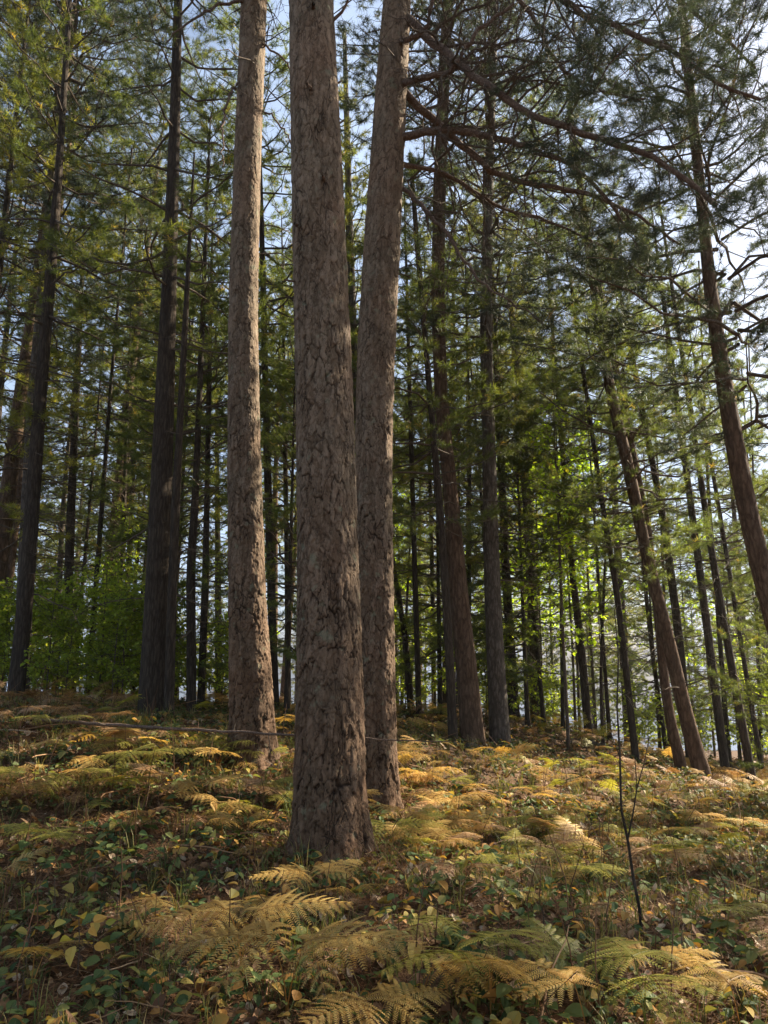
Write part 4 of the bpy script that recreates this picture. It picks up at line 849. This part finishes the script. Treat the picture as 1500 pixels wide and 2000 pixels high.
HERO = [  # px, py of the foot, colour, variant, scale, heading, label
 (560, 1990, 'golden', 3, 1.25, 1.2, 'big golden fern hanging over the front middle, left half'), (640, 1960, 'golden', 2, 1.2, -.5, 'golden fern spreading right in the very front middle'),
 (470, 1900, 'golden', 3, 1.1, 1.5, 'golden fern pointing left across the open litter'), (560, 1830, 'golden', 2, 1.1, 2.2, 'golden fern behind the big front ones, left of the thickest trunk foot'),
 (620, 1790, 'golden', 1, 1.0, -.8, 'golden fern close below the foot of thickest trunk'), (500, 1700, 'golden', 0, .9, .9, 'small golden fern lying flat left of the thickest trunk foot'),
 (820, 1990, 'golden', 2, 1.2, -1.3, 'pale gold fern at the bottom edge right of centre'), (930, 1990, 'olive green', 3, 1.1, -1.0, 'olive fern cut by the bottom edge right of centre'),
 (1130, 2010, 'golden', 2, 1.1, .9, 'yellowish fern arching at the bottom edge, right part'), (1240, 2010, 'olive green', 3, 1.1, -.2, 'dull yellow-green fern arching at the bottom right edge'),
 (1420, 2000, 'golden', 2, 1.1, .4, 'golden fern in the bottom right corner'), (1290, 1960, 'golden', 1, .8, -1.5, 'sunlit golden fern under the bare sapling'),
 (880, 1850, 'olive green', 2, .85, 2.6, 'green fern in the sun patch right of the thickest trunk'), (900, 1760, 'rusty brown', 1, .9, 1.6, 'upright withered brown fern right of the thickest trunk'),
 (270, 1530, 'olive green', 3, 1.0, 1.5, 'wide green fern on the left below the fallen pole'), (370, 1560, 'olive green', 2, 1.0, -1.2, 'green fern right of the wide one on the left'),
 (520, 1510, 'olive green', 1, .9, -.6, 'olive fern across the foot of left plated pine'), (90, 1490, 'golden', 2, 1.0, .6, 'sunlit golden fern under the left end of fallen pole'),
 (200, 1480, 'golden', 3, .9, -.9, 'sunlit golden fern under the middle of fallen pole'), (60, 1680, 'olive green', 1, .8, 1.1, 'yellow-green fern at the left edge, halfway down the slope'),
 (830, 1560, 'golden', 3, 1.1, -1.4, 'orange-gold sunlit fern beside the foot of right plated pine'), (930, 1580, 'rusty brown', 2, .9, -.4, 'bleached fern next to the orange-gold one'),
 (1080, 1610, 'golden', 2, 1.0, -1.6, 'golden fern in the middle of the sunny slope'), (1150, 1750, 'golden', 0, 1.0, 1.4, 'golden fern with long flat frond left of the bare sapling'),
 (1340, 1720, 'olive green', 3, 1.0, -1.1, 'olive fern right of the bare sapling'), (1420, 1850, 'olive green', 2, 1.0, -.7, 'dark olive fern near right edge, low on the slope'),
]
for (px, py, c, v, s, rz, lab) in HERO:
    p = hit(px, min(py, 1999)); 
    if py > 1999: p[1] -= .15
    fern(p[0], p[1], c, v, s * .84, rz, lab, 'front bracken ferns')
FEET = [(o.location.x, o.location.y) for o in bpy.data.objects if o.get('category') == 'tree' and 9 < o.location.y < 15.5 and abs(o.location.x) < o.location.y * .6]
cand = []
rg = np.random.default_rng(99)
while len(cand) < 1450:
    y = math.sqrt(rg.uniform(3.2 ** 2, 19 ** 2)); x = rg.uniform(-.62, .62) * y
    if y < 6.5 and rg.random() < .45: continue
    if math.hypot(x - A_base[0], y - A_base[1]) < .45 or math.hypot(x - C_base[0], y - C_base[1]) < .4 or math.hypot(x - B_base[0], y - B_base[1]) < .35: continue
    # leave open litter front left, leafy herbs front right
    if any((x - a * y / b) ** 2 < .16 and -.2 < b - y < 1.6 for a, b in FEET): continue
    q = math.sin(x * 1.3 + 1) * math.sin(y * .9 + .6 * x) 
    if y < 6.3 and x < -.4 and rg.random() < .75: continue
    if y < 6.3 and x > .5 and rg.random() < .55: continue
    if q < -.25 and rg.random() < .55: continue
    cand.append((x, y))
cand.sort(key=lambda p: p[1])
def colour(x, y):
    s = math.sin(x * .9 + 2) + math.sin(y * .7 + x * .5) + rg.normal(0, .9)
    return 'golden' if s > -.1 else ('olive green' if s > -1.1 else 'rusty brown')
MARKS = [(-1.15, 8.6, 'left plated pine'), (-.45, 6.2, 'thickest trunk'), (.0, 8.0, 'right plated pine'), (-3.2, 11, 'near-black pine'), (1.6, 13, 'stout reddish pine'),
         (5.9, 14, 'strongly leaning pine'), (1.6, 4.6, 'bare sapling'), (-1.7, 4.2, 'orange-leaved seedling'), (-2.6, 8.2, 'fallen pole'), (.9, 5.0, 'withered brown fern'), (.1, 4.1, 'big front golden ferns'),
         (3.6, 16, 'slender dark trunk'), (3.9, 8.5, 'right edge, mid slope'), (-4.5, 9.5, 'left edge below the crest')]
USED = {}
ORD = ['', 'second ', 'third ', 'fourth ', 'fifth ', 'sixth ', 'seventh ', 'eighth ', 'ninth ', 'tenth ', 'eleventh ', 'twelfth '] + [w + ' ' for w in 'thirteenth fourteenth fifteenth sixteenth seventeenth eighteenth nineteenth twentieth twenty-first twenty-second twenty-third twenty-fourth twenty-fifth twenty-sixth twenty-seventh twenty-eighth'.split()]
def autolabel(x, y, c):
    k = min(range(len(MARKS)), key=lambda i: math.hypot(MARKS[i][0] - x, MARKS[i][1] - y)); mx, my, mn = MARKS[k]
    dx, dy = x - mx * y / my, y - my
    side = ('right of' if dx > 0 else 'left of') if abs(dx) > abs(dy) * .6 else ('behind' if dy > 0 else 'in front of')
    near = 'close' if math.hypot(x - mx, y - my) < .8 else ''
    key = (c, side, mn, near); n = USED.get(key, 0); USED[key] = n + 1
    return ' '.join(('%s%s bracken fern %s %s the %s%s' % (ORD[min(n, len(ORD) - 1)], c, near, side, mn, ', counting away from the camera' if False else '')).split())
def zone(x, y):
    w = 'left of the plated pines' if x < -1.0 else ('around the feet of the plated pines' if x < .6 else 'on the slope right of the plated pines')
    return w
for (x, y) in cand[:270]:
    c = colour(x, y); w = zone(x, y)
    fern(x, y, c, int(rg.integers(0, 4)), rg.uniform(.42, .85), rg.uniform(0, 6.28), autolabel(x, y, c), '%s ferns %s' % (c, w), float(np.clip(rg.normal(0, .22), -.35, .35)) * (1 if y < 8 else .4))
far = {}
for (x, y) in cand[270:]:
    far.setdefault(colour(x, y), []).append((x, y))
LOW = [fern_geo(400 + v, .34 + .04 * v, .18 + .06 * v, 8, 8, 1)[1] for v in range(5)]
LOW = [(np.concatenate(g.v), np.concatenate(g.f), np.concatenate(g.r)) for g in LOW]
def merged(name, pts, protos, mats, rng, smin, smax, label, tiltmax=.25, lift=0.):
    g = Geo(); pts = np.array(pts); zz = terr(pts[:, 0], pts[:, 1])
    which = rng.integers(0, len(protos), len(pts))
    for k, (V, f, r) in enumerate(protos):
        sel = which == k; n = sel.sum()
        if n == 0: continue
        a = rng.uniform(0, 6.28, n); s = rng.uniform(smin, smax, n); tx = rng.normal(0, tiltmax, n); ty = rng.normal(0, tiltmax, n)
        ca, sa = np.cos(a)[:, None], np.sin(a)[:, None]
        W = V[None] * s[:, None, None]
        X = W[..., 0] * ca - W[..., 1] * sa; Yy = W[..., 0] * sa + W[..., 1] * ca; Z = W[..., 2] + X * tx[:, None] + Yy * ty[:, None]
        Q = np.stack([X + pts[sel, 0][:, None], Yy + pts[sel, 1][:, None], Z + zz[sel][:, None] + lift], -1).reshape(-1, 3)
        ff = (np.arange(n)[:, None, None] * len(V) + f[None]).reshape(-1, 3)
        rr = np.clip(np.repeat(rng.normal(0, .15, n), len(f)) + np.tile(r, n), 0, 1)
        g.add(Q, ff, 0, rr)
    o = link(name, g.mesh(name, mats)); return tag(o, label, None, None, 'stuff')
for c, pts in far.items():
    merged('bracken', pts, LOW, [FM[c]], rg, .45, .8, '%s bracken covering the far slope' % c)

# ------------------------------------------------------------------ ground cover
def area(n, y0, y1, k=.62, f=None):
    out = []
    while len(out) < n:
        y = math.sqrt(rg.uniform(y0 ** 2, y1 ** 2)); x = rg.uniform(-k, k) * y
        if f is None or f(x, y): out.append((x, y))
    return out
def herb(seed, n, h, size):
    rng = np.random.default_rng(seed); g = Geo()
    a = rng.uniform(0, 6.28, n); el = rng.uniform(.3, 1.2, n); hh = h * rng.uniform(.5, 1.1, n)
    tip = np.stack([np.cos(a) * hh * np.cos(el) * .9, np.sin(a) * hh * np.cos(el) * .9, hh * np.sin(el)], 1)
    P = np.stack([tip * 0 - np.array([0, 0, .03]), tip * .5 + np.array([0, 0, .01]), tip], 1)
    V, f = tubes(P, np.full((n, 3), .0015), 3); g.add(V, f, 0, np.full(len(f), .1))
    D = np.stack([np.cos(a), np.sin(a), rng.uniform(-.5, .3, n)], 1)
    leaves_round(g, tip, D, rng, size, 0, r=rng.random(n) * .9)
    return g
def arr(g): return (np.concatenate(g.v), np.concatenate(g.f), np.concatenate(g.r))
HERBS = [arr(herb(500 + i, 4 + i % 5, .09 + .03 * (i % 4), .06 + .012 * (i % 4))) for i in range(8)]
merged('low_leafy_plants', area(2000, 3.3, 9.5), HERBS, [HERB], rg, .55, 1.15, 'low green leafy plants covering the forest floor', .12)
merged('low_leafy_plants', area(3800, 9, 19), HERBS, [HERB], rg, .55, 1.15, 'low green leafy plants on the far slope', .12)
def one_leaf(seed):
    g = Geo(); rng = np.random.default_rng(seed); leaves_round(g, np.zeros((1, 3)), np.array([[1., 0, .15]]), rng, .055, 0, curl=rng.uniform(-.6, .9), r=np.array([rng.random()])); return arr(g)
merged('leaf_litter', area(22000, 3.2, 9.5), [one_leaf(600 + i) for i in range(10)], [LITTER], rg, .5, 1.3, 'brown fallen leaves littering the forest floor', .35, .012)
merged('leaf_litter', area(14000, 9, 20), [one_leaf(620 + i) for i in range(8)], [LITTER], rg, .8, 1.9, 'brown fallen leaves littering the far slope', .35, .02)
def straw(seed, n=14, L=.12, w=.0022):
    rng = np.random.default_rng(seed); p = rng.normal(0, .08, (n, 3)) * np.array([1, 1, .1]); p[:, 2] = np.abs(p[:, 2]) + .004
    a = rng.uniform(0, 6.28, n); d = np.stack([np.cos(a), np.sin(a), rng.normal(0, .12, n)], 1) * L * rng.uniform(.6, 1.2, (n, 1)); s = np.stack([-np.sin(a), np.cos(a), 0 * a], 1) * w
    V = np.stack([p - s, p + s, p + d], 1).reshape(-1, 3); return V, np.arange(3 * n).reshape(-1, 3), np.clip(rng.normal(.45, .2, n), 0, 1)
merged('fallen_needles', area(9000, 3.2, 9), [straw(700 + i) for i in range(6)], [LITTER], rg, .7, 1.3, 'fallen pine needles matting the forest floor', .1, .008)
def tuft(seed, n=12):
    rng = np.random.default_rng(seed); a = rng.uniform(0, 6.28, n); h = rng.uniform(.08, .24, n); l = rng.uniform(.2, .9, n) * h
    p = rng.normal(0, .02, (n, 3)); p[:, 2] = -.01; s = np.stack([-np.sin(a), np.cos(a), 0 * a], 1) * .0025
    m = p + np.stack([np.cos(a) * l * .4, np.sin(a) * l * .4, h * .7], 1); e = p + np.stack([np.cos(a) * l, np.sin(a) * l, h], 1)
    V = np.stack([p - s, p + s, m - s * .8, m + s * .8, e], 1).reshape(-1, 3)
    f = (np.arange(n)[:, None, None] * 5 + np.array([[0, 1, 3], [0, 3, 2], [2, 3, 4]])[None]).reshape(-1, 3); return V, f, np.repeat(rng.random(n), 3)
merged('grass', area(1500, 3.3, 12), [tuft(800 + i) for i in range(5)], [GRASS], rg, .6, 1.2, 'sparse thin grass among the ferns', .1)

# larger seedlings in front
def seedling(px, py, mat, n, h, size, seed, label, name='leafy_seedling', grp='leafy seedlings in the foreground'):
    b = hit(px, py); rng = np.random.default_rng(seed)
    root = empty(name, b, label, 'plant', grp); gs = Geo(); gl = Geo()
    top = np.array([rng.normal(0, .03), rng.normal(0, .03), h]); P = np.stack([np.array([0, 0, -.03]), top * .5 + rng.normal(0, .01, 3), top])[None]
    V, f = tubes(P, np.array([[.0035, .003, .002]]), 5); gs.add(V, f, 0)
    t = np.linspace(.35, 1, n); a = np.arange(n) * 2.4 + rng.uniform(0, 6); p = top[None] * t[:, None]
    d = np.stack([np.cos(a), np.sin(a), rng.uniform(-.35, .25, n)], 1); e = p + d * h * .28
    V, f = tubes(np.stack([p, (p + e) / 2 + [0, 0, .01], e], 1), np.full((n, 3), .0014), 3); gs.add(V, f, 0)
    leaves_round(gl, e, d, rng, size * .78, 0, .4, r=rng.random(n) * .85)
    link('stem', gs.mesh('stem', [TWIG]), root); link('foliage', gl.mesh('foliage', [mat]), root)
for i, (px, py, m, n, h, s, lab) in enumerate([
 (150, 1915, 'y', 12, .30, .105, 'seedling with bright orange-yellow leaves in the front left'), (185, 1890, 'y', 8, .24, .10, 'yellow-leaved seedling touching the bright orange one'),
 (205, 1940, 'g', 6, .16, .12, 'seedling with lime sunlit leaf right of the orange one'), (50, 1900, 'g', 7, .22, .10, 'broad-leaved green seedling near the left edge, front'),
 (110, 1800, 'g', 8, .24, .10, 'green seedling just above the orange one'), (70, 1760, 'g', 7, .22, .09, 'green seedling at the left edge above the others'),
 (170, 1770, 'g', 7, .25, .095, 'pale green seedling with sunlit top leaf'), (230, 1830, 'g', 7, .22, .10, 'green seedling right of the orange one with long leaves'),
 (30, 1975, 'g', 6, .14, .09, 'green seedling in the bottom left corner'), (240, 1980, 'g', 8, .16, .09, 'low green seedling at the bottom edge, left part'),
 (330, 1960, 'g', 8, .18, .085, 'low green seedling right of the sunlit litter'), (258, 1750, 'g', 4, .18, .09, 'single-stem green seedling beside the golden frond tip'),
 (400, 1680, 'y', 6, .18, .10, 'seedling with withered tan leaves left of the thickest trunk'), (460, 1680, 'g', 7, .18, .10, 'green seedling beside the withered tan one'),
 (655, 1700, 'g', 3, .12, .08, 'tiny seedling with one green leaf at thickest trunk foot'), (300, 1720, 'g', 7, .15, .08, 'green seedling amid the litter, left middle'),
 (1150, 1930, 'g', 6, .22, .12, 'green seedling with large leaf under the bare sapling'), (1330, 1900, 'g', 7, .2, .10, 'green seedling right of the bare sapling'),
 (1060, 1850, 'g', 8, .2, .08, 'green seedling left of the bare sapling'), (980, 1780, 'g', 7, .18, .08, 'green seedling beside the withered brown fern'),
 (1180, 1990, 'y', 5, .14, .08, 'seedling with tan leaves at the bottom edge, right part'), (1450, 1980, 'y', 7, .16, .09, 'yellow-leaved seedling in the bottom right corner'),
 (770, 1840, 'g', 5, .16, .08, 'green seedling in pale litter right of the thickest trunk'), (1400, 1790, 'g', 8, .2, .08, 'green seedling halfway down the right edge'),
]): seedling(px, py, HERBY if m == 'y' else HERB, n, h, s, 900 + i, lab)

def stick(seed):
    rng = np.random.default_rng(seed); h = rng.uniform(.18, .5); P = np.array([[0, 0, -.03], [rng.normal(0, .02), rng.normal(0, .02), h * .5], [rng.normal(0, .06), rng.normal(0, .06), h]])
    V, f = tubes(P[None], np.array([[.0035, .003, .0018]]), 4); return V, f, np.full(len(f), .12)
merged('dry_stalks', area(420, 3.4, 12), [stick(850 + i) for i in range(6)], [LITTER], rg, .7, 1.3, 'thin dry brown stalks poking up among the ferns', .12)
def twig(seed):
    rng = np.random.default_rng(seed); P = polyline(np.zeros((1, 3)), np.array([[1., 0, .05]]), np.array([.5]), 7, rng, 0, 0, .15); P[..., 2] = np.abs(P[..., 2]) * .4
    V, f = tubes(P, np.linspace(.006, .002, 7)[None], 4); return V, f, np.full(len(f), rng.uniform(.2, .8))
merged('fallen_twigs', area(500, 3.3, 12), [twig(870 + i) for i in range(6)], [LITTER], rg, .4, 1.6, 'fallen dead twigs scattered on the litter', .15, .015)

# litter and small leaves heaped at the feet of the near pines
def ring(cx, cy, r0, r1, n):
    a = rg.uniform(0, 6.28, n); r = r0 + (r1 - r0) * rg.random(n) ** 1.6; return list(zip(cx + r * np.cos(a), cy + r * np.sin(a)))
feet = ring(A_base[0], A_base[1], .30, .7, 900) + ring(C_base[0], C_base[1], .22, .6, 600) + ring(B_base[0], B_base[1], .24, .6, 600)
merged('bark_litter', feet, [one_leaf(640 + i) for i in range(8)] + [straw(720 + i) for i in range(4)], [LITTER], rg, .5, 1.2, 'bark flakes and needles heaped around the plated pine feet', .5, .03)
merged('low_leafy_plants', ring(A_base[0], A_base[1], .33, .8, 45) + ring(C_base[0], C_base[1], .25, .7, 40) + ring(B_base[0], B_base[1], .25, .7, 40), HERBS, [HERB], rg, .5, 1.0, 'low green plants around the plated pine feet', .12)
# thin forest air
def haze():
    x0, x1, y0, y1, z0, z1 = -70, 75, -20, 75, -22, 27
    v = [(x, y, z) for x in (x0, x1) for y in (y0, y1) for z in (z0, z1)]
    f = [(0, 1, 3, 2), (4, 6, 7, 5), (0, 4, 5, 1), (2, 3, 7, 6), (0, 2, 6, 4), (1, 5, 7, 3)]
    m, n, l, b = new_mat('forest_air'); n.remove(b); pv = n.new('ShaderNodeVolumePrincipled'); pv.inputs['Color'].default_value = (.9, .95, 1, 1)
    pv.inputs['Density'].default_value = HAZE; pv.inputs['Anisotropy'].default_value = .6; l.new(pv.outputs['Volume'], n['Material Output'].inputs['Volume'])
    o = link('haze', mesh_np('haze', v, f, [m])); tag(o, 'thin bright air between the far trees', None, None, 'stuff')
HAZE = 0.0005
haze()

def log(px, py, ang, L, r, label):
    b = hit(px, py); d = np.array([math.cos(ang), math.sin(ang), 0.]); q = np.linspace(-.5, .5, 14)[:, None] * L
    P = b[None] * 0 + d[None] * q; P[:, 2] = terr(b[0] + P[:, 0], b[1] + P[:, 1]) - b[2] + r * .5 + .02; P[:, 1] += .02 * np.sin(q[:, 0] * 5)
    g = Geo(); rr = r * (1 - .35 * np.linspace(0, 1, 14)) * (1 + .12 * np.sin(np.arange(14) * 2.3)); rr[0] *= .55; rr[-1] *= .4; V, f = tubes(P[None], rr[None], 9); g.add(V, f, 0)
    o = link('fallen_log', g.mesh('fallen_log', [BARK_GREY], True), None, b); tag(o, label, 'log')
    for k in (3, 8, 11):
        e = P[k] + np.array([R.normal(0, .05), -.06, R.uniform(.05, .14)]); g = Geo(); V, f = tubes(np.stack([P[k], (P[k] + e) / 2 + .01, e])[None], np.array([[.012, .009, .004]]), 5); g.add(V, f, 0); link('branch_stub', g.mesh('branch_stub', [BARK_GREY], True), o)
log(1165, 1458, .1, 1.3, .05, 'short dead log lying at the foot of the slender dark trunk')
log(940, 1468, -.3, .9, .05, 'short dead log between the feet of the two stout pines')
